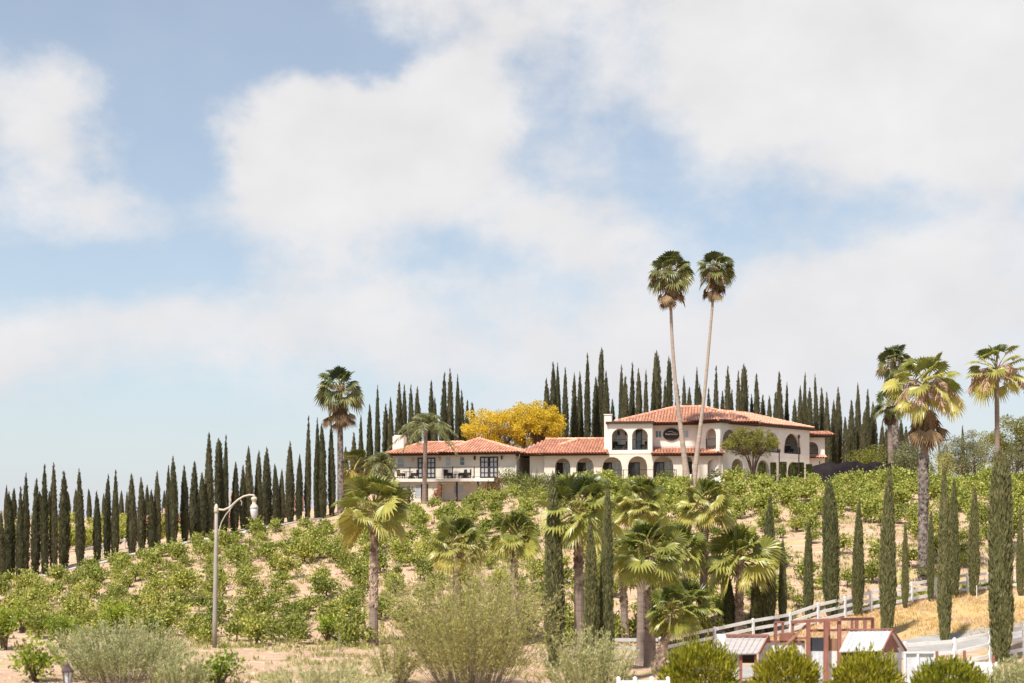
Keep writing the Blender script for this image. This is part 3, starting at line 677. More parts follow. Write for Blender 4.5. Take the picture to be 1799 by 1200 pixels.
def window(f, u0, u1, z0, z1, d, root, glass='glass', bars=(2, 1), frame='frame_white', name='window', deep=.05, fw=.055):
    fr = MB(); f.box(fr, u0, u0 + fw, d + deep, d - .01, z0, z1); f.box(fr, u1 - fw, u1, d + deep, d - .01, z0, z1)
    f.box(fr, u0 + fw, u1 - fw, d + deep, d - .01, z0, z0 + fw); f.box(fr, u0 + fw, u1 - fw, d + deep, d - .01, z1 - fw, z1)
    for i in range(1, bars[0]):
        u = u0 + (u1 - u0) * i / bars[0]; f.box(fr, u - fw * .4, u + fw * .4, d + deep - .012, d - .012, z0 + fw, z1 - fw)
    for i in range(1, bars[1]):
        z = z0 + (z1 - z0) * i / bars[1]; f.box(fr, u0 + fw, u1 - fw, d + deep - .018, d - .014, z - fw * .35, z + fw * .35)
    w = wbuild(fr, name, M[frame], root)
    gl = MB(); f.box(gl, u0 + fw * .5, u1 - fw * .5, d + .018, d + .008, z0 + fw * .5, z1 - fw * .5)
    gl.build('pane', M[glass], w, org=tuple(root.location)); return w
def railing(f, us, d, z0, z1, root, posts=True, name='railing', balus=0):
    mb = MB()
    for z in (z1, z0 + .12): mb.bar(f.P(us[0], d, z), f.P(us[-1], d, z), .045, .05)
    for u in us: f.box(mb, u - .035, u + .035, d + .035, d - .035, z0, z1 + .02)
    if balus:
        for u in np.arange(us[0], us[-1], balus): f.box(mb, u - .008, u + .008, d + .008, d - .008, z0 + .12, z1)
    return wbuild(mb, name, M['iron'], root)
def wall_lantern(f, px, py, d, root, lit=False):
    u = f.u(px, d); z = f.z(py, u, d); mb = MB(); f.box(mb, u - .05, u + .05, d + .06, d - .01, z - .12, z + .16)
    c = f.P(u, d + .17, z); mb.lathe(c, [(.05, .22), (.13, .12), (.10, .1), (.085, -.12), (.03, -.18)], 7)
    o = wbuild(mb, 'wall_lantern', M['lit_lamp' if lit else 'iron'], root)
    return o
def chair(f, u, d, z, ang, label, group, root=None):
    o = thing('patio_chair', label, 'chair', f.P(u, d, z), ang, group)
    MB().box((0, 0, .36), (.6, .6, .14)).build('seat', M['rattan'], o); MB().bar((-.3, .28, .62), (.3, .28, .62), .1, .6).build('backrest', M['rattan'], o)
    for sx in (-1, 1): MB().box((sx * .32, -.02, .44), (.07, .6, .3)).build('armrest', M['rattan'], o)
    for sx in (-1, 1):
        for sy in (-1, 1): MB().box((sx * .27, sy * .25, .145), (.05, .05, .29)).build('leg', M['rattan'], o)
    return o
def table(f, u, d, z, r, h, label):
    o = thing('patio_table', label, 'table', f.P(u, d, z)); MB().lathe((0, 0, 0), [(r, h - .04), (r, h)], 14).build('tabletop', M['rattan'], o)
    for i in range(4): t = i * 1.57 + .6; MB().tube([(math.cos(t) * r * .7, math.sin(t) * r * .7, 0), (math.cos(t) * r * .6, math.sin(t) * r * .6, h - .04)], .025, 5).build('leg', M['rattan'], o)
    return o

fm = Fac(1118, 139, -9)
villa = thing('villa', 'cream stucco villa with orange tiled roofs and arched loggias on the hilltop', 'villa', fm.P(0, 0, 4.0))
U, Z = fm.u, fm.z
G0 = 3.6                                   # ground floor
zs = Z(797, 0); zf = Z(790.5, 0); ze = Z(744.5, 0)      # slab bottom, upper floor, eave
# ---- ground floor arcade, from the connecting wing to under the bay
uA, uB = U(956), U(1270)
arcs = [(U(a), U(b), G0, Z(t, U((a + b) / 2)), True) for a, b, t in ((975, 1002, 805), (1012, 1043, 804), (1058, 1093, 803), (1103, 1137, 801.5), (1147, 1183, 801))]
arcs += [(U(1199), U(1216), G0, Z(802, U(1208)), True), (U(1243), U(1262), G0, Z(807, U(1255)), True)]
mb = MB(); pierced_wall(mb, fm, uA, uB, G0 - .6, zs + .04, 0, .35, arcs)
fm.box(mb, uA, uB, -3.4, -3.6, G0 - .6, zs)                       # back wall of the arcade
fm.box(mb, uA, uA + .25, -.35, -3.4, G0 - .6, zs)
fm.box(mb, uA, uB, -.36, -3.39, G0 - .2, G0 + .02)
wbuild(mb, 'arcade', M['stucco'], villa)
for a, b in ((990, 1004), (1030, 1042), (1076, 1092), (1168, 1182)):
    window(fm, U(a, -3.4), U(b, -3.4), G0 + .9, G0 + 2.3, -3.4, villa, 'glass_pale', (2, 1))
for a, b in ((1104, 1124), (1057, 1075), (1149, 1167), (978, 989), (1015, 1029), (1200, 1216), (1246, 1260)): window(fm, U(a, -3.4), U(b, -3.4), G0 + .02, G0 + 2.25, -3.4, villa, 'glass', (2, 3), 'dark_wood', 'french_door', fw=.09)  # dark glass doors, widened and added so the arches look shaded inside
railing(fm, [U(p, .8) for p in (1070, 1095, 1120, 1154, 1188)], .8, G0 + .35, G0 + 1.35, villa)
# ---- the upper bay with two arches
b0, b1 = U(1069), U(1146)
bay = [(U(a), U(b), zf, Z(753, 0), True) for a, b in ((1075, 1103), (1110.5, 1138))]
mb = MB(); pierced_wall(mb, fm, b0, b1, zs, ze, .04, .32, bay)
side = Fac(1146, 139, 0); side.O = np.array(fm.P(b1, .04, 0)[:2]); side.a = fm.a + math.pi / 2; side.r = -fm.n; side.n = fm.r      # right flank of the bay
pierced_wall(mb, side, .33, 2.2, zs, ze, 0, .3, [(.5, 1.7, zf, Z(753, 0), True)])
fm.box(mb, b0, b0 + .3, -.29, -4.0, zs, ze); fm.box(mb, b0 + .3, b1 - .3, -.29, -2.2, zs, zf - .01); fm.box(mb, b0 + .3, b1, -2.2, -2.45, zs, ze)
wbuild(mb, 'bay', M['stucco_white'], villa)
tr = MB(); [arch_trim(tr, fm, o, .055, .05) for o in bay]; wbuild(tr, 'arch_trim', M['tan_wood'], villa)
for o in bay: railing(fm, [o[0] + .04, o[1] - .04], -.1, zf, zf + 1.05, villa)
railing(side, [.55, 1.65], -.12, zf, zf + 1.05, villa)
window(fm, U(1117, -2.2), U(1128, -2.2), zf, zf + 2.1, -2.2, villa, 'glass', (1, 1), 'dark_wood', 'door', fw=.07)
window(fm, U(1083, -2.2), U(1092, -2.2), zf, zf + 2.05, -2.2, villa, 'glass_pale', (1, 1))
for px in (1087, 1100): wall_lantern(fm, px, 762, -2.2, villa)
mb = MB(); fm.box(mb, b0 - .25, b1 + .2, .32, -3, ze, ze + .22); wbuild(mb, 'fascia', M['dark_wood'], villa)
# ---- centre wall, set back above a skirt of tiles
c0, c1 = b1 + .02, U(1262)
mb = MB(); fm.box(mb, c0 - .4, c1, -1.9, -2.2, zs + .1, ze + .1); wbuild(mb, 'wall', M['stucco_white'], villa)
window(fm, U(1151, -1.9), U(1162.5, -1.9), Z(769, 4, -1.9), Z(756, 4, -1.9), -1.9, villa, 'glass', (2, 1))
window(fm, U(1197, -1.9), U(1210, -1.9), Z(769, 6, -1.9), Z(755.5, 6, -1.9), -1.9, villa, 'glass_pale', (2, 1))
mb = MB(); A, B = fm.P(c0 - .15, .55, zs - .1), fm.P(U(1272), .55, zs - .1); A2, B2 = fm.P(c0 - .15, -1.88, zs + .62), fm.P(U(1272), -1.88, zs + .62)
tiled_plane(mb, A, B, [A, B, B2, A2]); sk = wbuild(mb, 'skirt_roof', [M['tile'], M['tile_under']], villa)
mb = MB(); fm.box(mb, c0, U(1270), .45, -.0, zs - .26, zs - .13); mb.build('eave_board', M['dark_wood'], sk, org=tuple(villa.location))
# ---- chimney beside the bay
ch = U(1062, -1); mb = MB(); fm.box(mb, ch, ch + .72, -.7, -1.5, zs + .3, Z(727.5, 0)); fm.box(mb, ch - .06, ch + .78, -.64, -1.56, Z(727.5, 0), Z(726, 0))
cm = wbuild(mb, 'chimney', M['stucco_white'], villa); mb = MB(); fm.box(mb, ch + .08, ch + .64, -.8, -1.4, Z(726, 0), Z(724.5, 0)); mb.build('chimney_cap', M['dark_wood'], cm, org=tuple(villa.location))
# ---- main hip roof
hip_roof(fm, U(1066), U(1262) + 4.0, -.95, -12, ze + .10, ze + 2.05, U(1066) + 6.4, U(1262) - 1.6, villa)
mb = MB(); fm.box(mb, b0 + .3, U(1262) + 3, -11, -11.3, G0, ze); fm.box(mb, b0, b0 + .3, -4.0, -11.3, G0, ze); wbuild(mb, 'rear_wall', M['stucco'], villa)
# ---- right wing, turned with its corner to the viewer
fr = Fac(1265.5, 137.6, 47); UR, ZR = fr.u, fr.z
L = UR(1422)
opsU = [(UR(1268.5), UR(1299), zf, ze - .55, True), (UR(1311), UR(1338), zf, ze - .5, True), (UR(1345), UR(1368), zf, ze - .5, True), (UR(1377.5), UR(1407), zf, ze - .45, True)]
opsL = [(UR(1285), UR(1307), G0, zs - .45, True), (UR(1330), UR(1352), G0, zs - .45, True), (UR(1384), UR(1404), G0, zs - .45, True)]
mb = MB(); pierced_wall(mb, fr, 0, L, zs, ze, 0, .32, opsU); pierced_wall(mb, fr, 0, L, G0 - .6, zs, -.012, .32, opsL)
fl_ = Fac(1265, 137, 0); fl_.O = np.array(fr.P(0, 0, 0)[:2]); fl_.r = fr.n; fl_.n = -fr.r       # left flank: u runs from inside out to the corner
pierced_wall(mb, fl_, -2.6, -.33, zs, ze, -.01, .3, [(-1.75, -.5, zf, ze - .5, True)]); pierced_wall(mb, fl_, -2.6, -.33, G0 - .6, zs, -.02, .3)
fr.box(mb, .3, L - .3, -.34, -2.4, zs, zf - .01); fr.box(mb, 1.9, L - .3, -2.4, -2.65, G0, ze)
fr.box(mb, L - .32, L, -.33, -9, G0 - .6, ze)
wbuild(mb, 'right_wing', M['stucco_white'], villa)
for o in opsU: railing(fr, [o[0] + .04, o[1] - .04], -.1, zf, zf + 1.05, villa)
railing(fl_, [-1.7, -.55], -.12, zf, zf + 1.05, villa)
for a, b in ((1287, 1297), (1320, 1332), (1392, 1401)): window(fr, UR(a, -2.4), UR(b, -2.4), zf, zf + 2.1, -2.4, villa, 'glass', (2, 3), 'dark_wood', 'french_door', fw=.09)
mb = MB(); fr.box(mb, -.3, L + .9, .35, -2.3, ze, ze + .20); wbuild(mb, 'fascia', M['dark_wood'], villa)
hip_roof(fr, -.5, L + .7, .12, -9.6, ze + .25, ze + 1.75, 4.6, L - 4.2, villa)
# ---- low annex at the right end
fa = Fac(1433, 151, 2); UA, ZA = fa.u, fa.z
a0, a1 = UA(1412), UA(1449); za, zb = ZA(803, 0), ZA(766, 0)
mb = MB(); pierced_wall(mb, fa, a0, a1, za - 3, zb, 0, .3, [(UA(1414.5), UA(1437.5), za + .25, ZA(776.5, 0), True)]); fa.box(mb, a1 - .3, a1, -.3, -5, za - 3, zb); fa.box(mb, a0, a1 - .3, -2.2, -2.4, za - 3, zb)
wbuild(mb, 'annex', M['stucco_white'], villa); railing(fa, [UA(1415), UA(1437)], -.1, za + .25, za + 1.2, villa)
mb = MB(); A, B = fa.P(UA(1410), .75, zb + .05), fa.P(UA(1463), .75, zb + .05); tiled_plane(mb, A, B, [A, B, fa.P(UA(1463), -2, zb + .55), fa.P(UA(1410), -2, zb + .55)])
mb2 = MB(); fa.box(mb2, UA(1411), UA(1461), .65, -5, zb - .16, zb - .0); ar = wbuild(mb, 'annex_roof', [M['tile'], M['tile_under']], villa); mb2.build('eave_board', M['dark_wood'], ar, org=tuple(villa.location))
mb = MB(); A, B = fa.P(a0, .55, za - .12), fa.P(a1, .55, za - .12); tiled_plane(mb, A, B, [A, B, fa.P(a1, .02, za + .14), fa.P(a0, .02, za + .14)]); wbuild(mb, 'skirt_roof', [M['tile'], M['tile_under']], villa)
# ---- connecting wing roof
ze2 = Z(797.0, U(1000), .9); k0, k1 = U(905, .9), U(1068, .9)
mb = MB(); A, B = fm.P(k0, .75, ze2), fm.P(k1, .75, ze2); T0, T1 = fm.P(k0 + 2.2, -5.2, ze2 + 1.72), fm.P(k1, -5.2, ze2 + 1.72)
tiled_plane(mb, A, B, [A, B, T1, T0]); C2, D2 = fm.P(k0, -11, ze2), fm.P(k1, -11, ze2); tiled_plane(mb, D2, C2, [D2, C2, T0, T1]); ridge(mb, T0, T1)
ridge(mb, fm.P(U(982, -2), -2.4, ze2 + .98), fm.P(U(1016, -4), -4.9, ze2 + 1.75))
cr_ = wbuild(mb, 'connecting_roof', [M['tile'], M['tile_under']], villa); mb = MB(); fm.box(mb, k0, k1, .65, -10.8, ze2 - .16, ze2 - .03); mb.build('eave_board', M['dark_wood'], cr_, org=tuple(villa.location))
mb = MB(); fm.box(mb, U(930), U(957), -.3, -.6, G0 - 1.2, ze2 - .17); wbuild(mb, 'wall', M['stucco'], villa)

# ---- left wing: two storeys down the slope, balcony along the front
fl = Fac(800, 142, -14); UL, ZL = fl.u, fl.z
l0, l1 = UL(690), UL(906); zE = ZL(796, 0, .8); zB = ZL(839.5, 0, 1.5); zG = ZL(879, 0)
mb = MB()
fd1 = (UL(734), UL(765), zB, ZL(804, UL(750)), False); fd2 = (UL(843.5), UL(875), zB, ZL(802.5, UL(860)), False)
pierced_wall(mb, fl, l0, l1, zB - .05, zE, 0, .3, [])
fl.box(mb, l1 - .3, l1, -.31, -8, zG - .5, zE - .02); fl.box(mb, l0, l0 + .3, -.31, -8, zG - .5, zE - .02); fl.box(mb, l0, l1, -8, -8.3, zG - .5, zE)
wbuild(mb, 'upper_wall', M['stucco'], villa)
mb = MB(); fl.box(mb, UL(688, 1.1), UL(768, 1.1), 1.1, -.2, zG - 1.2, zB - .37); fl.box(mb, UL(768, -.25), l1, -.25, -.5, zG - 1.2, zB - .06); wbuild(mb, 'lower_wall', M['stucco'], villa)
mb = MB(); fl.box(mb, UL(682, 1.5), UL(868, 1.5), 1.5, .01, zB - .36, zB - .06); bs = wbuild(mb, 'balcony', M['stucco_white'], villa)
mb = MB(); us = [UL(p, 1.42) for p in (692, 720, 757, 795, 833, 868)]
for z in (zB + 1.05, zB + .08): mb.bar(fl.P(us[0], 1.42, z), fl.P(us[-1], 1.42, z), .04, .05); mb.bar(fl.P(us[-1], 1.42, z), fl.P(us[-1], .05, z), .04, .05); mb.bar(fl.P(us[0], 1.42, z), fl.P(us[0], .05, z), .04, .05)
for u in us: fl.box(mb, u - .04, u + .04, 1.46, 1.38, zB - .07, zB + 1.1)
for z in np.linspace(zB + .2, zB + .95, 6): mb.bar(fl.P(us[0], 1.42, z), fl.P(us[-1], 1.42, z), .006, .006)
mb.build('railing', M['iron'], bs, org=tuple(villa.location))
for o in (fd1, fd2):
    mid = (o[0] + o[1]) / 2
    for a, b in ((o[0], mid - .01), (mid + .01, o[1])): window(fl, a, b, o[2], o[3], .0, villa, 'glass_pale', (2, 4), 'dark_wood', 'french_door', .07, .12)
window(fl, UL(698), UL(710.5), ZL(823, UL(704)), ZL(804.5, UL(704)), 0, villa, 'glass_pale', (1, 2))
window(fl, UL(782.5), UL(792), ZL(819, UL(787)), ZL(802.5, UL(787)), 0, villa, 'glass_pale', (1, 2)); window(fl, UL(807.5), UL(817), ZL(818, UL(812)), ZL(802.5, UL(812)), 0, villa, 'glass', (1, 2))
for px, py, li in ((726, 808, True), (772.5, 806.5, True), (834.5, 805.5, False), (882, 804.5, False)): wall_lantern(fl, px, py, 0, villa, li)
window(fl, UL(703, 1.1), UL(722, 1.1), ZL(871, UL(712), 1.1), ZL(852.5, UL(712), 1.1), 1.1, villa, 'glass_pale', (2, 1))
window(fl, UL(729, 1.1), UL(739, 1.1), ZL(874, UL(735), 1.1), ZL(850, UL(735), 1.1), 1.1, villa, 'glass_pale', (1, 1)); window(fl, UL(739.5, 1.1), UL(752, 1.1), zG - .1, ZL(850.5, UL(745), 1.1), 1.1, villa, 'glass', (1, 1), 'dark_wood', 'door', fw=.08)
window(fl, UL(796, -.25), UL(815.5, -.25), ZL(867, UL(805), -.25), ZL(852, UL(805), -.25), -.25, villa, 'glass_pale', (2, 1))
window(fl, UL(770.5, -.25), UL(776, -.25), zG, ZL(851, UL(773), -.25), -.25, villa, 'glass', (1, 1), 'dark_wood', 'door', fw=.05)
for px in (802.5, 839.5):
    mb = MB(); u = UL(px, 1.3); fl.box(mb, u - .085, u + .085, 1.38, 1.21, zG - 1.0, zB - .37); wbuild(mb, 'post', M['dark_wood'], villa)
# roofs of the left wing: a low hip and a higher pyramid on its right
uw0, uw1 = UL(677, .85), UL(917, .85)
hip_roof(fl, uw0, UL(800), .85, -7.6, zE - .02, ZL(778.5, UL(745), -3.4), uw0 + 2.6, UL(800) - .05, villa)
hip_roof(fl, UL(768, .85), uw1, .85, -8.8, zE, ZL(771, UL(841), -4), UL(841, -4) - .01, UL(841, -4) + .01, villa)
mb = MB(); u = UL(692, -1.5); fl.box(mb, u, u + 1.15, -1.1, -2.2, zE - .2, ZL(766.5, u, -1.1)); fl.box(mb, u + .12, u + 1.03, -1.2, -2.1, ZL(766.5, u, -1.1), ZL(764.5, u, -1.1)); wbuild(mb, 'chimney', M['stucco_white'], villa)
mb = MB(); u = UL(737, -3); fl.box(mb, u, u + .8, -2.9, -3.6, zE + .3, ZL(775, u, -3)); wbuild(mb, 'vent_stack', M['frame_white'], villa)
mb = MB(); mb.tube([fl.P(l1 + .55, .6, zE - .12), fl.P(l1 + .45, .3, zE - .45), fl.P(l1 + .06, .1, zE - .8), fl.P(l1 + .06, .1, zG)], .035, 6); wbuild(mb, 'downpipe', M['frame_white'], villa)

# oval sign on the centre wall: pale curved emblem over one line of small lettering too fine to read
us_, zsn = U(1179.5, -1.9), Z(763, 5, -1.9); sg = thing('oval_sign', 'dark oval sign with pale lettering hung on the villa\'s upper wall', 'sign', fm.P(us_, -1.86, zsn))
def oval(mb, f, cu, cz, a, b, d0, d1, mat=0):
    n = 32; vs = [f.P(cu + a * math.cos(6.2832 * i / n), d, cz + b * math.sin(6.2832 * i / n)) for d in (d0, d1) for i in range(n)]
    mb.add(vs, [tuple(range(n)), tuple(range(n, 2 * n))[::-1]] + [(i, (i + 1) % n, n + (i + 1) % n, n + i) for i in range(n)], mat)
mb = MB(); oval(mb, fm, us_, zsn, .82, .62, -1.78, -1.87); wbuild(mb, 'board', M['sign'], sg)
mb = MB(); rg = np.random.default_rng(4); u = us_ - .56
while u < us_ + .54:
    w = rg.uniform(.055, .10); h = .15 if u > us_ - .5 else .21
    fm.box(mb, u, u + w * .45, -1.765, -1.779, zsn - .07, zsn - .07 + h); fm.box(mb, u, u + w, -1.766, -1.7785, zsn - .07 + h * rg.uniform(.0, .7), zsn - .03 + h * rg.uniform(.0, .7)); u += w + .028
mb.tube([fm.P(us_ + x, -1.772, zsn + .20 + .10 * math.cos(x * 3.2)) for x in np.linspace(-.30, .18, 8)], .022, 5); mb.tube([fm.P(us_ + x, -1.772, zsn + .15 + .05 * math.cos((x - .33) * 5)) for x in np.linspace(.12, .5, 7)], .018, 5)
wbuild(mb, 'lettering', M['sign_mark'], sg)
# furniture on the balconies
CH = 'chairs on the villa balconies'
chair(fl, UL(787, .8), .8, zB - .06, fl.a + 1.2, 'dark lounge chair facing right on the left balcony beside a low table', CH)
chair(fl, UL(822, .8), .8, zB - .06, fl.a - 1.2, 'dark lounge chair facing left on the left balcony near the right doors', CH)
chair(fl, UL(813, .5), .45, zB - .06, fl.a - .9, 'dark lounge chair tucked behind another at the low balcony table', CH)
table(fl, UL(803, .7), .75, zB - .06, .42, .45, 'low dark table between lounge chairs on the left balcony')
table(fl, UL(717, .7), .75, zB - .06, .55, .74, 'dark dining table at the left end of the left balcony')
chair(fl, UL(705, .7), .75, zB - .06, fl.a + 1.5, 'dark chair left of the dining table on the left balcony', CH); chair(fl, UL(729, .7), .75, zB - .06, fl.a - 1.5, 'dark chair right of the dining table on the left balcony', CH)
chair(fm, U(1083, -1), -1.0, zf, fm.a + .7, 'dark chair under the left arch of the upper bay', CH); chair(fm, U(1099, -1), -1.0, zf, fm.a - .9, 'dark chair in the right corner of the bay\'s left arch', CH)
chair(fm, U(1133, -1), -1.1, zf, fm.a - .8, 'dark chair under the right arch of the upper bay', CH)
chair(fr, UR(1388, -1), -1.1, zf, fr.a - .5, 'dark chair under the arch at the far right of the right wing', CH)
# slender topiary and patio plants come with the planting

# ------------------------------------------------------------------ pink neighbour house behind the left cypress row
fn = Fac(400, 172, 4); nz = g1(*fn.O) - .5; UN, ZN = fn.u, fn.z
nb = thing('neighbour_house', 'pink stucco house with red tile roofs half hidden behind the left cypress row', 'house', fn.P(0, 0, nz))
mb = MB()
for a, b, top, d in ((242, 350, 914, 0), (352, 402, 905, -1.5), (402, 428, 866, -2.5), (428, 520, 896, -1), (495, 524, 868, -2), (520, 600, 905, 0)): fn.box(mb, UN(a), UN(b), d, d - 7, nz - 3, ZN(top, UN((a + b) / 2)))
wbuild(mb, 'wall', M['stucco_pink'], nb)
for a, b, ey, ry in ((238, 352, 917, 905), (350, 404, 908, 899), (426, 522, 899, 888), (518, 604, 908, 897)):
    u0, u1 = UN(a), UN(b); hip_roof(fn, u0, u1, .6, -7.5, ZN(ey, (u0 + u1) / 2), ZN(ry, (u0 + u1) / 2, -3.5), u0 + 1.5, u1 - 1.5, nb, tile='tile_pale')
for a, b in ((262, 268), (290, 297), (318, 325), (440, 446)): window(fn, UN(a, 0), UN(b, 0), ZN(943, UN(a)), ZN(927, UN(a)), .0 if a < 400 else -1, nb, 'glass', (1, 2))
for px in (286, 404): mb = MB(); u = UN(px, -2); fn.box(mb, u, u + .9, -2, -2.9, nz + 3, ZN(903 if px == 286 else 864, u)); wbuild(mb, 'chimney', M['stucco_pink'], nb)
# ------------------------------------------------------------------ cypresses
def row(lst, group, labeler, width, Yf, near=False, sink=.1):
    lst = sorted(lst)
    for i, t in enumerate(lst):
        px, top = t[0], t[1]; blunt = len(t) > 2 and t[2]; Y = Yf(px, i)
        w = width(px, i) * random.uniform(.78, 1.22)
        cypress(X(px, Y), Y, Zp(top, Y), w, labeler(i, len(lst), t), group, near, blunt, sink)
def say(i, n, where, t=None):
    if i == 0: return f'dark cypress at the left end of {where}'
    if i == n - 1: return f'dark cypress at the right end of {where}'
    if i < n / 2: return f'dark slim cypress, {ordinal(i + 1)} from the left in {where}'
    return f'dark slim cypress, {ordinal(n - i)} from the right in {where}'
LEFT = [(2, 897), (18, 862), (34, 853), (44, 829), (62, 839), (79, 814), (94, 811), (112, 826), (141, 822), (171, 861), (188, 831), (202, 824), (232, 831), (249, 837), (266, 859), (276, 826), (296, 816), (304, 800),
        (325, 816), (340, 809), (355, 829), (367, 758), (384, 768, True), (395, 762), (412, 810), (427, 816), (437, 782), (454, 790), (470, 784), (485, 814), (495, 823), (510, 774), (525, 797), (540, 729), (556, 732), (566, 742), (583, 741)]
bx = np.array([-60, 0, 150, 300, 450, 590]); bY = np.array([109, 112, 116.5, 122.5, 130.5, 137])
row(LEFT, 'cypresses lining the path up the left slope', lambda i, n, t: say(i, n, 'the front row along the left path'), lambda p, i: 17 / F * 118, lambda p, i: float(np.interp(p, bx, bY)) + (1.6 if i % 3 == 1 else 0))
LFAR = [(10, 851), (24, 856), (71, 862), (87, 861), (119, 863), (133, 858), (157, 858), (182, 866), (213, 861), (223, 863), (258, 851), (289, 861)]
row(LFAR, 'small distant cypresses on the far left ridge', lambda i, n, t: say(i, n, 'the small far row on the left ridge'), lambda p, i: 9.5 / F * 200, lambda p, i: 200)
LB = [(608, 784), (622, 758), (634, 727), (649, 709), (663, 675), (678, 708), (686, 696), (701, 669), (710, 674), (722, 674), (733, 678), (757, 667), (763, 697), (779, 653), (791, 646), (805, 656), (812, 684), (819, 701), (831, 706)]
row(LB, 'cypresses behind the left wing', lambda i, n, t: say(i, n, 'the group behind the left wing'), lambda p, i: 13.5 / F * 160, lambda p, i: 158 + (i % 3) * 2.0)
ZB = [(65, 265), (105, 175), (130, 180), (168, 205), (220, 235), (255, 230), (292, 125), (340, 260), (365, 92, 1), (403, 225), (437, 385), (487, 190), (514, 255), (546, 178), (587, 212), (624, 218), (667, 235), (695, 110, 1), (734, 272), (765, 140, 1),
      (808, 305), (840, 250), (874, 318), (910, 205), (940, 298), (982, 322), (1018, 195), (1052, 338), (1087, 198), (1110, 330), (1147, 225), (1183, 185, 1), (1225, 358), (1256, 240), (1287, 362), (1327, 365), (1357, 345), (1378, 230), (1420, 290),
      (1464, 385), (1493, 310), (1520, 232), (1552, 320), (1592, 243), (1622, 320), (1653, 345), (1685, 390), (1710, 318), (1755, 485), (1785, 390)]
RB = [(940 + a[0] / 3.2125, 580 + a[1] / 3.2125) + tuple(a[2:]) for a in ZB] + [(1507.5, 671), (1516.5, 720), (1524.6, 682), (1534, 705), (1548.6, 741), (1558, 750), (1582, 736), (1591, 748), (1606, 702)]
row(RB, 'cypresses behind the main villa', lambda i, n, t: say(i, n, 'the long row behind the main villa') if not (len(t) > 2 and t[2]) else f'blunt-topped cypress, {ordinal(i + 1)} from the left in the row behind the main villa',
    lambda p, i: 14.2 / F * 166, lambda p, i: 164 + (i % 3) * 2.2)
cypress(X(1692, 175), 175, Zp(746, 175), .55, 'thin lone cypress rising from the shrubs right of the utility pole', 'solitary cypresses')
# column, top row, base row, width px, distance for hidden bases, label
FG = [(975, 825, None, 34, 64, 'grey-green cypress left of the centre fan palm, tip rising highest of its trio'), (1040, 905, None, 27, 61, 'pale cypress between the centre fan palm trunk and another cypress'),
      (1065, 840, None, 25, 61.5, 'slender cypress with thin tip right of the centre fan palm'), (1281, 1010, 1112, 22, 0, 'cypress left of the fan palm by the grey shed, top under its fronds'),
      (1329, 1000, 1112, 21, 0, 'short cypress just right of the fan palm by the grey shed'), (1350, 868, 1112, 25, 0, 'tall cypress behind the timber frame\'s small left post pair'), (1375, 945, 1099, 14, 0, 'thin dark cypress just right of a tall one near the timber frame'),
      (1420, 915, 1088, 17, 0, 'narrow cypress above the left part of the red timber frame'), (1461, 845, 1088, 27, 0, 'thick cypress behind the middle of the red timber frame'), (1507, 874, 1083, 21, 0, 'dark pointed cypress beside the rail fence, right of the timber frame middle'),
      (1558, 818, 1117, 29, 0, 'thick tall cypress rising behind the metal roofed shed'), (1590, 918, 1070, 12, 0, 'thin small cypress at the rail fence left of its bare post'), (1635, 895, 1057, 12, 0, 'thin cypress at the fence right beside the big palm\'s trunk'),
      (1660, 816, 1131, 25, 0, 'tall cypress standing alone on the golden bank'), (1677, 838, 1050, 18, 0, 'dark cypress at the rail fence just behind the golden bank one'), (1710, 853, 1047, 20, 0, 'pointed dark cypress at the fence beside a white stake'),
      (1759, 786, 1166, 40, 0, 'largest nearest cypress by the front white fence at right'), (1747, 880, 1114, 16, 0, 'cypress half hidden behind the left side of the largest one'), (1793, 888, 1046, 14, 0, 'thin cypress at the right edge of the photo by the rail fence')]
for px, top, base, w, Y, lab in FG:
    if base: p = hit(px, base); Y = float(p[1])
    cypress(X(px, Y), Y, Zp(top, Y), w / F * Y, lab, 'foreground cypresses near the fences', True, px in (1461, 1759))

# ------------------------------------------------------------------ palms
FP = 'fan palms'
fan_palm('very tall slender palm with brown skirt, left of the crossed pair before the villa', FP, 1177, 478, 133, 1209, 43, 11, [(1197, 760), (1187, 680), (1180, 590)], (.215, .125), None, fl=3.2, dead=24, stalks=9, tint=(.15, .62), leafm='fan_dark', smooth='palm_pale', n=40, lo=-48, hi=84, flare=1.8, droop=.4, nseg=15, dz=(-86, -55), deadlen=2.0)
fan_palm('very tall slender palm with smaller crown, right of the crossed pair before the villa', FP, 1257, 474, 134.5, 1217, 35, 12, [(1228, 770), (1238, 690), (1247, 590)], (.20, .11), None, fl=3.2, dead=24, stalks=8, tint=(.15, .55), leafm='fan_dark', smooth='palm_pale', n=38, lo=-45, hi=84, flare=1.8, droop=.4, nseg=15, dz=(-86, -62), deadlen=2.0)
fan_palm('tall fan palm with brown skirt beside the end of the left cypress row', FP, 597, 684, 137, 599, 44, 13, [(598, 800)], (.34, .24), None, dead=26, stalks=7, tint=(.2, .7), leafm='fan_dark', smooth='palm_boot_dark', n=36, lo=-40, hi=84, flare=1.2, droop=.4, nseg=15, dz=(-88, -58), deadlen=2.1)
fan_palm('dark fan palm behind the big palm at right, its crown higher', FP, 1570, 637, 152, 1574, 34, 14, [(1573, 720)], (.36, .28), None, dead=22, stalks=5, tint=(.15, .6), leafm='fan_dark', smooth='palm_boot_dark', n=34, lo=-40, hi=84, droop=.4, nseg=15, deadlen=2.0)
fan_palm('lower dark fan palm in front of the row\'s right end, beneath a taller one', FP, 1562, 712, 148, 1566, 30, 15, (), (.30, .24), None, dead=14, stalks=3, tint=(.15, .6), leafm='fan_dark', smooth='palm_smooth', n=32, lo=-42, hi=80, droop=.4, nseg=15)
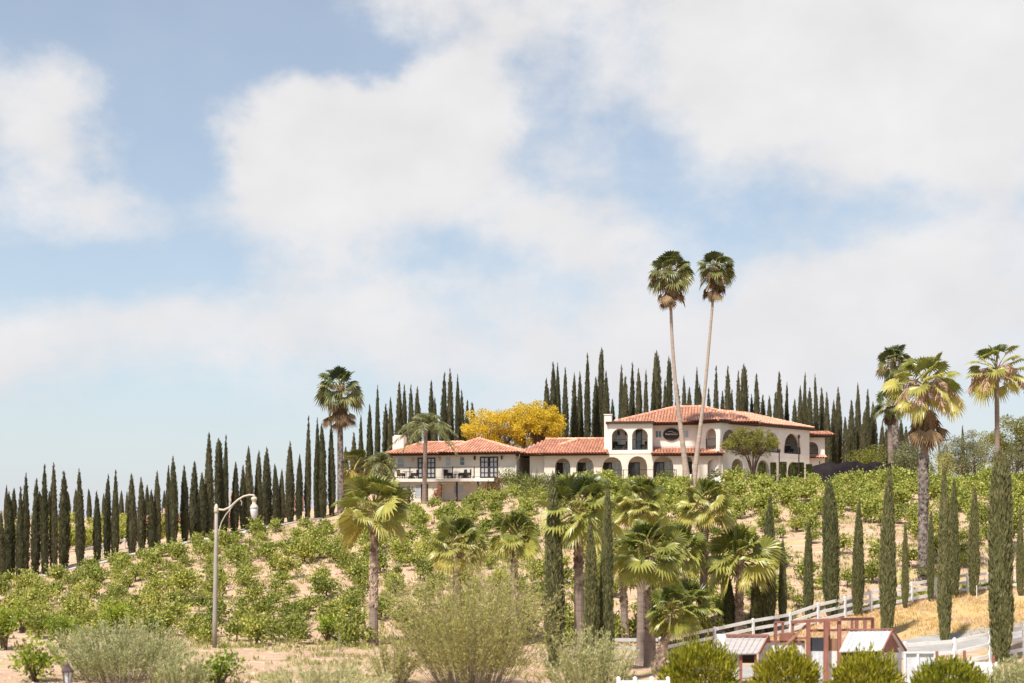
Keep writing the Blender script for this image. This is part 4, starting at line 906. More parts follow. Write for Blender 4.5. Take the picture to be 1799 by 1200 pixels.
fan_palm('big fan palm with flower stalks and tan skirt, speckled trunk at the fence', FP, 1625, 682, 90, 1622, 68, 16, [(1622, 1000), (1622, 830), (1625, 760)], (.27, .215), .0, dead=30, stalks=30, tint=(.25, .8), n=30, lo=-34, hi=86, droop=.36, kr=(.40, .68), bootm='palm_boot_dark', boot_to=.60, r_boot=1.3, dz=(-88, -70), deadlen=2.0, flare=1.0)
fan_palm('fan palm with pale flower stalks above the largest cypress at right', FP, 1751, 655, 92, 1753, 58, 17, [(1753, 900)], (.18, .15), None, dead=0, stalks=30, tint=(.22, .7), n=26, lo=-42, hi=86, droop=.40, kr=(.40, .66), dz=(-80, -60))
def fg_palm(label, cpx, cpy, base, Y, hw, seed, boot=.45, r=(.21, .18), **k):
    if base[1]: Y = float(hit(*base)[1])
    return fan_palm(label, FP, cpx, cpy, Y, base[0], hw, seed, (), r, boot, tint=k.pop('tint', (.20, .84)), n=k.pop('n', 40), hi=88, lo=-38, **k)
fg_palm('fan palm standing alone on the left slope right of the street lamp', 658, 900, (656, 1134), 0, 74, 21, .30, (.22, .19))
fg_palm('low fan palm crown rising behind the sparse willowy shrub, on its left', 803, 962, (803, None), 70, 56, 22)
fg_palm('fan palm crown above the right part of the sparse willowy shrub', 903, 945, (905, None), 76, 50, 23)
fg_palm('tall fan palm between cypresses in the centre, with mottled trunk', 1016, 905, (1018, None), 65, 80, 24, .55, (.23, .20))
fg_palm('large fan palm with two-tone trunk, right of a bare-trunked palm', 1142, 978, (1142, 1172), 0, 72, 25, .35, (.27, .21))
fg_palm('fan palm with smooth bare trunk touching the two-tone one\'s left side', 1126, 890, (1127, 1168), 0, 52, 26, None, (.24, .16), flare=1.7)
fg_palm('short leaning fan palm with brown trunk behind the leftmost round shrub', 1180, 1078, (1150, 1182), 0, 48, 27, .0, (.23, .19), tint=(.2, .7))
fg_palm('short fan palm behind the leftmost round shrub, trunk upright', 1208, 1070, (1207, 1140), 0, 56, 28, .2, (.22, .19), tint=(.2, .75))
fg_palm('fan palm above and behind the shorter ones, left of the grey shed', 1240, 892, (1233, 1122), 0, 54, 29, .6, (.22, .18))
fg_palm('mid-height fan palm crown tucked among taller ones in the palm cluster', 1196, 972, (1222, 1130), 0, 52, 30, .6, (.2, .17))
fg_palm('fan palm with speckled trunk rising behind the grey shed', 1300, 985, (1298, 1114), 0, 72, 31, .25, (.24, .2))
fg_palm('fan palm crown left behind the two-tone palm, dark hanging fronds', 1092, 985, (1100, None), 78, 44, 32)
feather_palm('feathery palm with grey trunk in front of the left wing', 'feather palms', 748, 748, 138, 745, 49, 41, (.23, .17), n=22, lo=-15, hi=84, arch=1.0)
fan_palm('yellowish fan palm at the left end of the left wing', FP, 628, 820, 139, 628, 36, 42, (), (.25, .2), .2, tint=(.35, .95), n=26, dead=8, dz=(-80, -50))
feather_palm('bushy feather palm against the left wing\'s left corner', 'feather palms', 668, 812, 138, 668, 34, 43, (.3, .22), n=24, lo=-40, hi=82, tint=.4)
shrub('shrub', 'yellow-brown bush under the palms at the left wing\'s end', 'shrub', hit(655, 868), 1.4, 2.4, 44, 'willow', 90, .3, .3, 12)

# ------------------------------------------------------------------ flowering and green trees
def big_tree(name, label, loc, rx, h, seed, leafm, n, L, clumps=40, Wd=.5, floor=.3, group=None, flat=1.0, rcm=1.0):
    rng = np.random.default_rng(seed); o = thing(name, label, 'tree', loc, 0, group); tb = MB(); cs = []; rc = []
    for i in range(clumps):
        d = rng.normal(size=3); d /= np.linalg.norm(d); q = rng.random() ** .4 * .85
        c = np.array([d[0] * q * rx, d[1] * q * rx * .8, h * (floor + (1 - floor) * (.5 + .47 * d[2] * q * flat))]); cs.append(c); rc.append(rng.uniform(.20, .36) * rx * .62 * rcm)
    mb = blob_crown(rng, cs, rc, n, L, Wd, up=.25); mb.build('crown', M[leafm], o)
    forks = [np.array([math.cos(a) * rx * .22, math.sin(a) * rx * .22, h * (floor + .1)]) for a in np.linspace(0, 5.2, 5)]
    tb.tube([(0, 0, -.3), (.05, 0, h * floor * .5)], [.05 * h ** .6 + .08, .04 * h ** .6 + .05], 8)
    for fk in forks: tb.tube([(.05, 0, h * floor * .45), fk * np.array([.6, .6, .8]), fk], [.11, .08, .06], 6)
    for c in cs:
        fk = min(forks, key=lambda f: np.linalg.norm(f[:2] - c[:2])); tb.tube([fk, (fk + c) / 2 + rng.normal(size=3) * .15, c], [.05, .03, .012], 5)
    tb.build('trunk', M['bark'], o); return o
Yt = 153
def at(px, Y, dz=-.05): x = X(px, Y); return (x, Y, g1(x, Y) + dz)
b = at(868, Yt); big_tree('flowering_tree', 'yellow flowering tree behind the roof, lower left one of two', b, 4.1, Zp(706, Yt) - b[2], 51, 'yellow', 420, .20, 120, .5, rcm=.72)
b = at(933, Yt + 2); big_tree('flowering_tree', 'larger yellow flowering tree behind the connecting roof, touching the cypresses', b, 4.5, Zp(694, Yt + 2) - b[2], 52, 'yellow', 420, .20, 150, .5, rcm=.72)
b = at(1322, 134); b = (b[0], b[1], b[2] - .1); big_tree('shade_tree', 'spreading green tree in front of the villa\'s right wing', b, 3.15, Zp(742, 134) - b[2], 53, 'tree_green', 440, .16, 74, .55, floor=.40, flat=.9, rcm=.85)
# trees and shrubs at the right end of the hilltop
big_tree('olive_tree', 'silvery olive tree at right behind the thin post', at(1700, 138), 3.4, 5.6, 54, 'olive', 560, .15, 60, .45, floor=.05)
big_tree('broad_tree', 'tall green tree at the right edge of the hilltop', at(1775, 142), 3.6, 7.6, 55, 'tree_green', 400, .18, 64, .5, floor=.08)
big_tree('broad_tree', 'darker low tree in front of the tall green one at right', at(1790, 134), 2.2, 4.2, 56, 'olive', 300, .18, 30, .5, floor=.1)
shrub('shrub', 'pale yellowish shrub left of the silvery olive tree', 'shrub', at(1662, 136), 1.5, 3.4, 57, 'willow', 190, .18, .4, 18, floor=.1)
shrub('shrub', 'grey-green rounded shrub left of the big palm\'s trunk on the hilltop', 'shrub', at(1590, 140), 2.4, 4.3, 58, 'olive', 230, .16, .5, 28, floor=.1)
shrub('shrub', 'olive-brown shrub behind the black shade net', 'shrub', at(1528, 146), 2.4, 4.0, 59, 'tree_green', 200, .18, .5, 24, floor=.1)
shrub('shrub', 'dark low shrub between the grey-green shrub and the utility pole', 'shrub', at(1632, 138), 1.2, 2.0, 60, 'shrub', 190, .16, .5, 14, floor=.1)
shrub('shrub', 'dark green shrub at the base of the right trees', 'shrub', at(1735, 133), 1.4, 2.2, 61, 'shrub', 190, .16, .5, 14, floor=.1)
# clipped columns along the terrace
CL = [(1339, 815, 10), (1358.5, 814, 8), (1376, 813, 9.5), (1395.5, 814, 9.5), (1407, 814, 8.5), (1421.5, 817, 8.5)]
for i, (px, top, w) in enumerate(CL):
    Y = 131; p = at(px, Y); h = Zp(top, Y) - p[2]; rng = np.random.default_rng(70 + i); r = w / F * Y / 2; mb = MB()
    mb.lathe((0, 0, 0), [(r * .8, .05), (r * .92, h * .3), (r * .9, h * .95), (r * .6, h * .98)], 9, 0, .5)
    n = 1300; th = rng.uniform(0, 6.28, n); zz = rng.uniform(.05, 1, n) * h; rr = np.where(rng.random(n) < .2, r * np.sqrt(rng.random(n)), r); zz = np.where(rr < r, h, zz)
    mb.leaves(np.stack([rr * .9 * np.cos(th), rr * .9 * np.sin(th), zz], 1), np.stack([np.cos(th), np.sin(th), rng.normal(size=n) * .4 + .5], 1), .13, .08, rng)
    o = thing('clipped_shrub', f'clipped dark column shrub below the right wing, {ordinal(i + 1)} from the left of six', 'shrub', p, 0, 'clipped columns on the terrace'); mb.build('foliage', M['clipped'], o)
    MB().tube([(0, 0, -.2), (0, 0, h * .5)], [.05, .03], 6).build('stem', M['bark'], o)
HS = [(1310, 822, 2.3, 1.9, 'vine_fresh', 'bright rounded shrub at the foot of the spreading green tree'), (905, 850, 2.6, 2.7, 'shrub', 'dark green shrub mass right of the left wing\'s balcony'), (868, 862, 1.4, 2.3, 'rose', 'shrub with red blooms by the right end of the left balcony'),
      (945, 838, 1.6, 1.9, 'shrub', 'dense green shrub before the connecting wing'), (970, 835, 1.4, 1.6, 'olive', 'olive green shrub below the first ground floor arch'), (1030, 832, 1.1, 1.2, 'vine_fresh', 'leafy shrub below the second ground floor arch'),
      (1058, 835, 1.6, 1.4, 'rose', 'reddish rose bush below the third ground floor arch'), (1125, 832, 1.0, 1.2, 'rose', 'rose bush with pink blooms before the fourth ground floor arch'), (1170, 830, 1.0, 1.6, 'shrub', 'potted looking bush before the fifth ground floor arch'),
      (1194, 829, 1.0, 1.9, 'rose', 'rose bush with orange blooms left of the crossed palm trunks'), (1224, 826, .7, 1.1, 'shrub', 'small bush just right of the crossed palm trunks'), (1254, 824, 1.0, 1.5, 'clipped', 'dark rounded bush before the right wing\'s left arch'),
      (1283, 826, .7, 1.0, 'orange', 'small reddish bush before the right wing\'s second low arch'), (718, 876, .8, 2.0, 'shrub', 'small green tree by the lower window of the left wing'), (692, 872, .9, 1.3, 'shrub', 'green bush at the left wing\'s lower left corner')]
for i, (px, py, rx, h, lm, lab) in enumerate(HS):
    p = hit(px, py, 120, 140); shrub('rose_bush' if 'rose' in lab else 'shrub', lab, 'shrub', (p[0], p[1], p[2] - .1), rx, h, 80 + i, lm, 190, .17, .6, 16, 'shrubs along the villa front', floor=.15)
def spiky(label, px, Y, seed, h, n=26):
    rng = np.random.default_rng(seed); p = at(px, Y, -.1); o = thing('agave_plant', label, 'plant', p); mb = MB()
    for i in range(n):
        a = i * 2.4; e = rng.uniform(.5, 1.45); d = np.array([math.cos(a) * math.cos(e), math.sin(a) * math.cos(e), math.sin(e)]); mb.leaves([d * .1], [d], h * rng.uniform(.7, 1.1), .16, rng, 0, [rng.random()], .3)
    mb.build('leaves', M['shrub'], o)
spiky('spiky green cactus-like plant before the connecting wing', 938, 137, 99, 2.6, 40)
p = at(767.5, 139.2, 0); sh = shrub('potted_shrub', 'orange leafed shrub by the lower door of the left wing', 'shrub', (p[0], p[1], max(p[2], zG - .3)), .62, 1.75, 101, 'orange', 330, .13, .6, 12, floor=.12)

# ------------------------------------------------------------------ vines on the slope, in rows along the contours
def fence_Y(px): return float(np.interp(px, [1100, 1255, 1388, 1530, 1602, 1700, 1799], [75.5, 77.5, 81.5, 86, 88, 91, 92]))
def slope_limits(px):
    lo = 72.6 if px < 1050 else fence_Y(px) + 1.0
    if px < 120: lo = 70
    hi = float(np.interp(px, [0, 150, 300, 450, 590, 680, 700, 850, 880, 1000, 1800], [108, 112.5, 118.5, 126, 133, 132, 131, 131, 131.5, 131.8, 130]))
    return lo, hi
BARE = [(1385, 1625, 915, 1005, .68), (1690, 1799, 905, 985, .6), (1270, 1799, 870, 915, .22), (1205, 1262, 845, 985, .9), (1262, 1400, 900, 960, .35), (400, 650, 935, 975, .25), (480, 640, 895, 935, .6), (430, 620, 985, 1010, .35), (0, 120, 1105, 1140, .8), (640, 700, 1075, 1140, .5)]
vine_spots = []; rngv = np.random.default_rng(12)
rows_Y = []; Yr = 70.0
while Yr < 131: rows_Y.append(Yr); Yr += 2.3 + (Yr - 72) * .006
for k, Y0 in enumerate(rows_Y):
    x = X(-10, Y0) + rngv.uniform(0, 2.6)
    while x < X(1815, Y0):
        Y = Y0 + rngv.normal() * .55; px = CX + F * x / Y; lo, hi = slope_limits(px); z = g1(x, Y); py = HZ - F * (z + .6) / Y
        keep = lo < Y < hi
        for a, b, c, d, pr in BARE:
            if a < px < b and c < py < d and rngv.random() < pr: keep = False
        right = px > 1000 and py < 905
        if rngv.random() < (.06 if right else .03): keep = False
        if keep: vine_spots.append([px, py, x, Y, z, k, right])
        x += (2.3 if right else 2.35) * rngv.uniform(.72, 1.28)
print('VINES', len(vine_spots))
vine_spots.sort(key=lambda v: v[3])
ZONES = [(-99, 378, 'left of the street lamp'), (378, 656, 'between street lamp and lone fan palm'), (656, 1018, 'below the left wing'), (1018, 1262, 'below the main villa'), (1262, 1540, 'below the right wing'), (1540, 1900, 'right of the metal roofed shed')]
def zone(px): return next(i for i, z in enumerate(ZONES) if z[0] <= px < z[1])
NV = 300
cells = {}
for i, v in enumerate(vine_spots): cells.setdefault((zone(v[0]), v[5]), []).append(i)
zrows = {}
for (zi, k) in cells: zrows.setdefault(zi, set()).add(k)
vlabel = {}
for (zi, k), ids in cells.items():
    ids.sort(key=lambda i: vine_spots[i][0]); ks = sorted(zrows[zi]); ri = ks.index(k) + 1
    for j, i in enumerate(ids):
        vlabel[i] = f'vine {ordinal(j + 1)} from left in {ordinal(ri)} row up, {ZONES[zi][2]}'
stuff = MB()
def merge(mb, me, M4, rot, sc):
    v = np.empty(len(me.vertices) * 3); me.vertices.foreach_get('co', v); v = v.reshape(-1, 3); c, s_ = math.cos(rot), math.sin(rot)
    w = np.stack([(v[:, 0] * c - v[:, 1] * s_) * sc[0] + M4[0], (v[:, 0] * s_ + v[:, 1] * c) * sc[0] + M4[1], v[:, 2] * sc[1] + M4[2]], 1)
    t = np.empty(len(me.polygons)); me.attributes['tint'].data.foreach_get('value', t)
    mb.add(w, [tuple(p.vertices) for p in me.polygons], 0, t)
for i, (px, py, x, Y, z, k, right) in enumerate(vine_spots):
    fo, tr = (VINES_BIG if right or rngv.random() < .12 else VINES)[rngv.integers(5)]; rot = rngv.uniform(0, 6.28); s = rngv.uniform(.66, 1.2) * (1.05 if right else .93); sz = s * rngv.uniform(.85, 1.12) * (.98 if right else 1.05)
    if i < NV:
        o = thing('grape_vine', vlabel[i], 'vine', (x, Y, z - .05), rot, 'vines planted across the hillside'); o.scale = (s, s, sz)
        link('foliage', fo, o); link('trunk', tr, o)
    else: merge(stuff, fo, (x, Y, z - .05), rot, (s, sz))
if stuff.n: tag(stuff.build('vineyard_foliage', M['vine']), 'green vines massed in the upper rows below the villa', 'vines', None, 'stuff')
# vines beyond the left path, seen between the trunks
far = 0
for i in range(46):
    px = rngv.uniform(-10, 330); Y = rngv.uniform(134, 176); x = X(px, Y); fo, tr = VINES[rngv.integers(5)]
    merge_mb = merge
    if i == 0: far_mb = MB()
    merge(far_mb, fo, (x, Y, g1(x, Y) - .05), rngv.uniform(0, 6.28), (1.25, 1.5))
tag(far_mb.build('far_vineyard_foliage', M['vine']), 'green vines on the slope beyond the left cypress row', 'vines', None, 'stuff')
# bright small vine trees and bushes at the lower left
for i, (px, py, rx, h, lab) in enumerate([(8, 1142, 1.15, 2.35, 'bright green young tree at the left edge above the dirt'), (62, 1196, 1.15, 1.5, 'bright green bush at the lower left, left of the bronze lantern'), (112, 1140, 1.25, 1.9, 'bright green bush above the bronze lantern, by the silvery shrub'),
        (205, 1122, 1.2, 2.0, 'bright green bush rising behind the silvery shrub'), (388, 1203, .95, 1.2, 'small bright green bush on the bare dirt below the street lamp'), (40, 1112, 1.0, 1.9, 'bright green bush second from the left edge'), (575, 1128, .9, 1.6, 'young green tree at the foot of the slope left of the lone fan palm')]):
    p = hit(px, py, 42, 80); shrub('young_tree' if 'tree' in lab else 'bush', lab, 'bush', (p[0], p[1], p[2] - .1), rx, h, 120 + i, 'vine_fresh', 240, .16, .7, 13, 'bright green bushes at the lower left', floor=.28)

# ------------------------------------------------------------------ foreground shrubs
def wispy(label, name, loc, rx, h, seed, leafm, stems=150, per=46, L=.13, Wd=.26, barkm='bark_pale', lean=.55, tint=.5, base=.25, stem_r=.012):
    rng = np.random.default_rng(seed); o = thing(name, label, 'shrub', loc); lb, sb = MB(), MB()
    for i in range(stems):
        a = rng.uniform(0, 6.28); q = rng.random() ** .55; hh = h * (1 - .30 * q ** 2) * rng.uniform(.5, 1.02); tip = np.array([math.cos(a) * q * rx, math.sin(a) * q * rx * .85, hh])
        root = np.array([math.cos(a) * q * rx * base, math.sin(a) * q * rx * base, -.1]); mid = root + (tip - root) * np.array([lean * .75, lean * .75, .55]) + rng.normal(size=3) * .1
        t = np.linspace(0, 1, 7)[:, None]; P = (1 - t) ** 2 * root + 2 * t * (1 - t) * mid + t ** 2 * tip
        sb.tube(P, np.linspace(stem_r * (2.2 if i % 9 == 0 else 1), .004, 7), 4, 0, .5, False)
        tt = rng.uniform(.28, 1, per)[:, None]; Q = (1 - tt) ** 2 * root + 2 * tt * (1 - tt) * mid + tt ** 2 * tip + rng.normal(size=(per, 3)) * (.045 if leafm == 'grey_olive' else .09) * (rx / 3) ** .5
        D = (tip - mid) / np.linalg.norm(tip - mid) * .8 + rng.normal(size=(per, 3)) * (.34 if leafm == 'grey_olive' else .5)
        lb.leaves(Q, D, L * rng.uniform(.6, 1.4, per), L * Wd, rng, 0, np.clip(rng.normal(np.clip(rng.normal(tint, .12), 0, 1), .2, per), 0, 1))
    lb.build('foliage', M[leafm], o); sb.build('stems', M[barkm], o); return o
def near(px, py_base_z, Y): x = X(px, Y); return (x, Y, g1(x, Y) - .05)
wispy('large sparse willowy shrub with thin stems in the centre foreground', 'willow_shrub', near(828, 0, 54.5), 3.7, 5.9, 141, 'willow', 330, 60, .15, .24, lean=.55, base=.32, stem_r=.009)
wispy('silvery spiky shrub right of the bronze lantern', 'silver_shrub', near(212, 0, 53), 2.9, 2.5, 142, 'grey_olive', 200, 60, .15, .24, lean=.7, base=.5)
wispy('silvery shrub right of the willowy one, before the palm trunks', 'silver_shrub', near(1035, 0, 54), 1.9, 3.0, 143, 'grey_olive', 150, 70, .15, .26, lean=.7, base=.5)
wispy('low pale silvery shrub in the middle of the bare dirt', 'silver_shrub', near(572, 0, 50), 2.6, 1.55, 144, 'grey_olive', 150, 46, .14, .24, lean=.75, base=.55)
wispy('pale silvery shrub at the lower right corner by the largest cypress', 'silver_shrub', near(1788, 0, 54), 1.25, 2.5, 145, 'grey_olive', 130, 70, .14, .26, lean=.7, base=.5)
wispy('thin sprawling shrub at the left foot of the willowy one', 'willow_shrub', near(690, 0, 55), 1.3, 1.9, 146, 'willow', 70, 34, .14, .24, lean=.6, base=.3)
wispy('pale dry shrub at the left edge near the bronze lantern', 'silver_shrub', near(318, 0, 51), 1.2, 1.3, 148, 'grey_olive', 70, 46, .14, .24, lean=.7, base=.5)
def round_shrub(label, px, top, hw, Y, seed):
    rng = np.random.default_rng(seed); p = near(px, 0, Y); h = Zp(top, Y) - p[2]; r = hw / F * Y; o = thing('round_shrub', label, 'shrub', p, 0, 'round shrubs along the bottom'); mb = MB(); lp = lump(rng)
    n = 5200; d = rng.normal(size=(n, 3)); d[:, 2] = np.abs(d[:, 2]) * 1.1 - .25; d /= np.linalg.norm(d, axis=1, keepdims=True); th = np.arctan2(d[:, 1], d[:, 0])
    tuft = 1 + .15 * np.sin(th * 9 + 5 * np.sin(d[:, 2] * 7)) * np.sin(d[:, 2] * 13 + th * 3)
    q = (rng.uniform(.72, 1.0, n)) * lp(th, d[:, 2]) * tuft
    P = np.stack([d[:, 0] * r * q, d[:, 1] * r * q, h * .42 + d[:, 2] * h * .55 * q], 1); D = d * .55 + np.array([0, 0, .8]) + rng.normal(size=(n, 3)) * .3
    L = rng.uniform(.13, .30, n); mb.leaves(P, D, L, L * .26, rng, 0, np.clip(rng.normal(.42, .2, n), 0, 1))
    mb.build('foliage', M['round_shrub'], o)
    st = MB()
    for i in range(7): a = i * .9; st.tube([(0, 0, -.1), (math.cos(a) * r * .3, math.sin(a) * r * .3, h * .4), (math.cos(a) * r * .6, math.sin(a) * r * .6, h * .7)], [.05, .03, .01], 5)
    st.build('stems', M['bark'], o)
round_shrub('round yellow-green shrub in front of the grey shed, leftmost of four', 1229, 1128, 66, 54, 151); round_shrub('round yellow-green shrub before the pale door of the coop', 1381, 1141, 58, 53, 152)
round_shrub('round yellow-green shrub in front of the metal roofed shed', 1521, 1146, 64, 53, 153); round_shrub('round yellow-green shrub below the red posts, rightmost of four', 1668, 1159, 66, 52, 154)

# ------------------------------------------------------------------ grass and weeds
def blades(name, pts, leafm, L, Wd, label, rng, per=7):
    mb = MB(); pts = np.repeat(pts, per, 0) + np.concatenate([rng.normal(size=(len(pts) * per, 2)) * .10, np.zeros((len(pts) * per, 1))], 1)
    D = rng.normal(size=(len(pts), 3)) * .45 + np.array([0, 0, 1]); mb.leaves(pts, D, L * rng.uniform(.5, 1.4, len(pts)), Wd, rng); tag(mb.build(name, M[leafm]), label, 'grass', None, 'stuff')
rg = np.random.default_rng(31)
px = rg.uniform(1250, 1830, 3600); Y = rg.uniform(74.5, 91, 3600); fy = np.array([fence_Y(p) for p in px]) - 1.5; k = (Y < fy); px, Y = px[k], Y[k]; x = X(px, Y)
k = np.sin(x * .55) * np.sin(Y * .6) + rg.normal(size=len(x)) * .5 > -.5; x, Y = x[k], Y[k]
blades('dry_grass', np.stack([x, Y, gz(x, Y)], 1), 'gold', .22, .035, 'dry golden grass on the bank below the rail fence', rg, 6)
px = rg.uniform(-10, 1810, 16000); Y = 68 + 64 * rg.random(16000) ** 1.0; lim = [slope_limits(p) for p in px]; k = np.array([l[0] - 2 < y < l[1] + 1 for l, y in zip(lim, Y)]); px, Y = px[k], Y[k]; x = X(px, Y)
k = np.sin(x * .35 + 1.2 * np.sin(Y * .2)) * np.sin(Y * .4 + x * .1) + rg.normal(size=len(x)) * .6 > -.15; x, Y = x[k], Y[k]
blades('weeds', np.stack([x, Y, gz(x, Y)], 1), 'weed', .26, .08, 'low pale green weeds between the vines', rg, 6)
# stones and clods lying on the soil
n_ = 5200; px = rg.uniform(-20, 1500, n_); Y = 46 + 85 * rg.random(n_) ** 1.7; x = X(px, Y); z = gz(x, Y); ms_ = MB()
for a_, b_, c_ in zip(x, Y, z):
    s_ = .03 + .09 * rg.random() ** 3; o4 = rg.normal(size=(5, 3)) * s_; o4[:4, 2] = -s_ * .3; o4[:4, :2] = np.array([[-1, -1], [1, -1], [1, 1], [-1, 1]]) * s_ * rg.uniform(.6, 1.2, (4, 1)); o4[4] = (0, 0, s_ * .8)
    ms_.add(o4 + np.array([a_, b_, c_]), [(0, 1, 4), (1, 2, 4), (2, 3, 4), (3, 0, 4)], 0, float(rg.random()))
tag(ms_.build('gravel', mat('stone', (.52, .37, .27), (.36, .25, .18), 1.0, .95, .2, tint=.35)), 'small stones and clods scattered over the bare soil', 'stones', None, 'stuff')
px = rg.uniform(250, 1060, 2600); Y = rg.uniform(47, 71, 2600); x = X(px, Y); k = np.sin(x * .8 + 2 * np.sin(Y * .5)) * np.sin(Y * .7) + rg.normal(size=len(x)) * .4 > .25; x, Y = x[k], Y[k]
blades('dry_weeds', np.stack([x, Y, gz(x, Y)], 1), 'weed', .22, .045, 'sparse dry weeds on the bare dirt at the bottom', rg, 8)
px = rg.uniform(1500, 1810, 260); fy = np.array([fence_Y(p) for p in px]) - rg.uniform(.9, 2.2, 260); x = X(px, fy); blades('green_grass', np.stack([x, fy, gz(x, fy)], 1), 'vine_fresh', .22, .05, 'fresh green grass along the foot of the rail fence', rg, 10)

# ------------------------------------------------------------------ fences
def rail_fence(label, pts, post_step, h, nr, rail_h, name='rail_fence', flat=None):
    pts = [np.array(p[:2], float) for p in pts]; o = thing(name, label, 'fence', (pts[0][0], pts[0][1], g1(*pts[0])))
    rails = [MB() for _ in range(nr)]; prev = None; cap = 0
    for a, b in zip(pts[:-1], pts[1:]):
        k = max(1, round(np.linalg.norm(b - a) / post_step))
        for i in range(k + (b is pts[-1])):
            p = a + (b - a) * i / k; z = g1(*p); t = math.atan2(*(b - a)[::-1]); pm = MB(); pm.box((p[0], p[1], z + h / 2), (.13, .13, h + .02), t); pm.lathe((p[0], p[1], z + h + .01), [(.085, 0), (.085, .02), (.01, .05)], 4)
            wbuild(pm, 'post', M['white_paint'], o)
            if prev is not None:
                d = (p - prev[0]); nrm = np.array([d[1], -d[0]]) / np.linalg.norm(d) * .005
                for j, mbr in enumerate(rails):
                    zz = h * (.92 - j * (.74 / max(1, nr - 1))) if nr > 1 else h * .7
                    mbr.bar((prev[0][0] + nrm[0], prev[0][1] + nrm[1], prev[1] + zz), (p[0] + nrm[0], p[1] + nrm[1], z + zz), .045, rail_h)
            prev = (p, z)
    for mbr in rails: wbuild(mbr, 'rail', M['white_paint'], o)
    return o
rail_fence('long white three-rail fence along the foot of the vineyard slope', [ray(1075, 0, 72.5), ray(1160, 0, 74), ray(1255, 0, 76), ray(1388, 0, 79.5), ray(1530, 0, 83.5), ray(1602, 0, 85.5), ray(1644, 0, 86.5), ray(1700, 0, 88.5), ray(1799, 0, 90), ray(1850, 0, 91)], 2.6, 1.18, 3, .17)
rail_fence('nearer white rail fence beside the drive at lower right', [ray(1590, 0, 66), ray(1677, 0, 67.3), ray(1799, 0, 69.5), ray(1870, 0, 71)], 2.2, 1.42, 3, .17)
rail_fence('short white rail fence beyond the left cypress row', [hit(98, 1010, 100, 150)[:2] + np.array([0, 6]), hit(178, 992, 100, 150)[:2] + np.array([0, 7]), hit(225, 980, 100, 150)[:2] + np.array([0, 7.5])], 2.2, 1.05, 2, .17)
p0 = near(1075, 0, 50); z0 = g1(X(1130, 50), 50)
o = thing('panel_fence', 'white topped panel fence at the bottom edge by the silvery shrub', 'fence', (X(1130, 50), 50, z0)); w_ = (X(1172, 50) - X(1085, 50)); tz = Zp(1193, 50) - z0
MB().box((0, 0, tz / 2), (w_, .05, tz - .1)).build('panel', M['white_paint'], o)
for i in range(4): MB().box((-w_ / 2 + w_ * i / 3, 0, tz / 2), (.13, .13, tz + .03)).lathe((-w_ / 2 + w_ * i / 3, 0, tz + .03), [(.09, 0), (.02, .06)], 4).build('post', M['white_paint'], o)

# ------------------------------------------------------------------ sheds and timber frames at lower right
Ys = 60.0
def q(px, py, Y=Ys): return Vector(ray(px, py, Y))
def slab(mb, a, b, c, d, t=.05, mat=0):      # a quad with thickness
    a, b, c, d = map(Vector, (a, b, c, d)); n = (b - a).cross(d - a).normalized() * t; mb.prism8([a - n, b - n, c - n, d - n, a, b, c, d], mat)
gs = g1(X(1300, Ys), Ys)
s1 = thing('shed', 'small shed with weathered grey sheet roof at the left of the coop', 'shed', (X(1300, Ys), Ys, gs))
mb = MB(); slab(mb, q(1263, 1150, 59), q(1331, 1148, 59), q(1349, 1119, 60.6), q(1276, 1119, 60.6))
for i in range(1, 7): mb.bar(q(1263, 1150, 59) + (q(1331, 1148, 59) - q(1263, 1150, 59)) * i / 7 + Vector((0, 0, .012)), q(1276, 1119, 60.6) + (q(1349, 1119, 60.6) - q(1276, 1119, 60.6)) * i / 7 + Vector((0, 0, .012)), .035, .025)
slab(mb, q(1276, 1119, 60.62), q(1349, 1119, 60.62), q(1345, 1124, 63), q(1272, 1124, 63)); wbuild(mb, 'roof', M['grey_roof'], s1)
mb = MB(); mb.bar(q(1275, 1116.5, 60.6), q(1350, 1116.5, 60.6), .22, .10); mb.bar(q(1350, 1118, 60.6), q(1334, 1148, 59), .05, .14); mb.bar(q(1350, 1118, 60.62), q(1352, 1124, 63), .05, .14); wbuild(mb, 'verge', M['red_paint'], s1)
mb = MB(); a, b = q(1280, 1151, 59.3), q(1300, 1151, 59.3); mb.prism8([(a.x, 59.3, gs), (b.x, 59.3, gs), (b.x, 62.8, gs), (a.x, 62.8, gs), (a.x, 59.3, a.z), (b.x, 59.3, a.z), (b.x, 62.8, a.z + .6), (a.x, 62.8, a.z + .6)]); wbuild(mb, 'wall', M['white_paint'], s1)
mb = MB(); mb.box((X(1301.5, 59.2), 59.2, (gs + a.z) / 2), (.11, .11, a.z - gs)); mb.box((X(1327, 59.2), 59.2, (gs + a.z) / 2), (.09, .09, a.z - gs)); wbuild(mb, 'post', M['red_paint'], s1)
mb = MB(); zt = Zp(1164, 60.5); mb.box((X(1315, 60.8), 60.8, (a.z + zt) / 2 + .1), (X(1330, 60) - X(1301, 60), .05, a.z - zt + .3)); wbuild(mb, 'opening_shade', M['dark_wood'], s1)  # dark sheet standing in for the shade inside the shed opening
mb = MB(); mb.bar((X(1328, 59), 59, gs + .6), (X(1310, 59), 59, gs - .1), .06, .09); wbuild(mb, 'brace', M['red_paint'], s1)
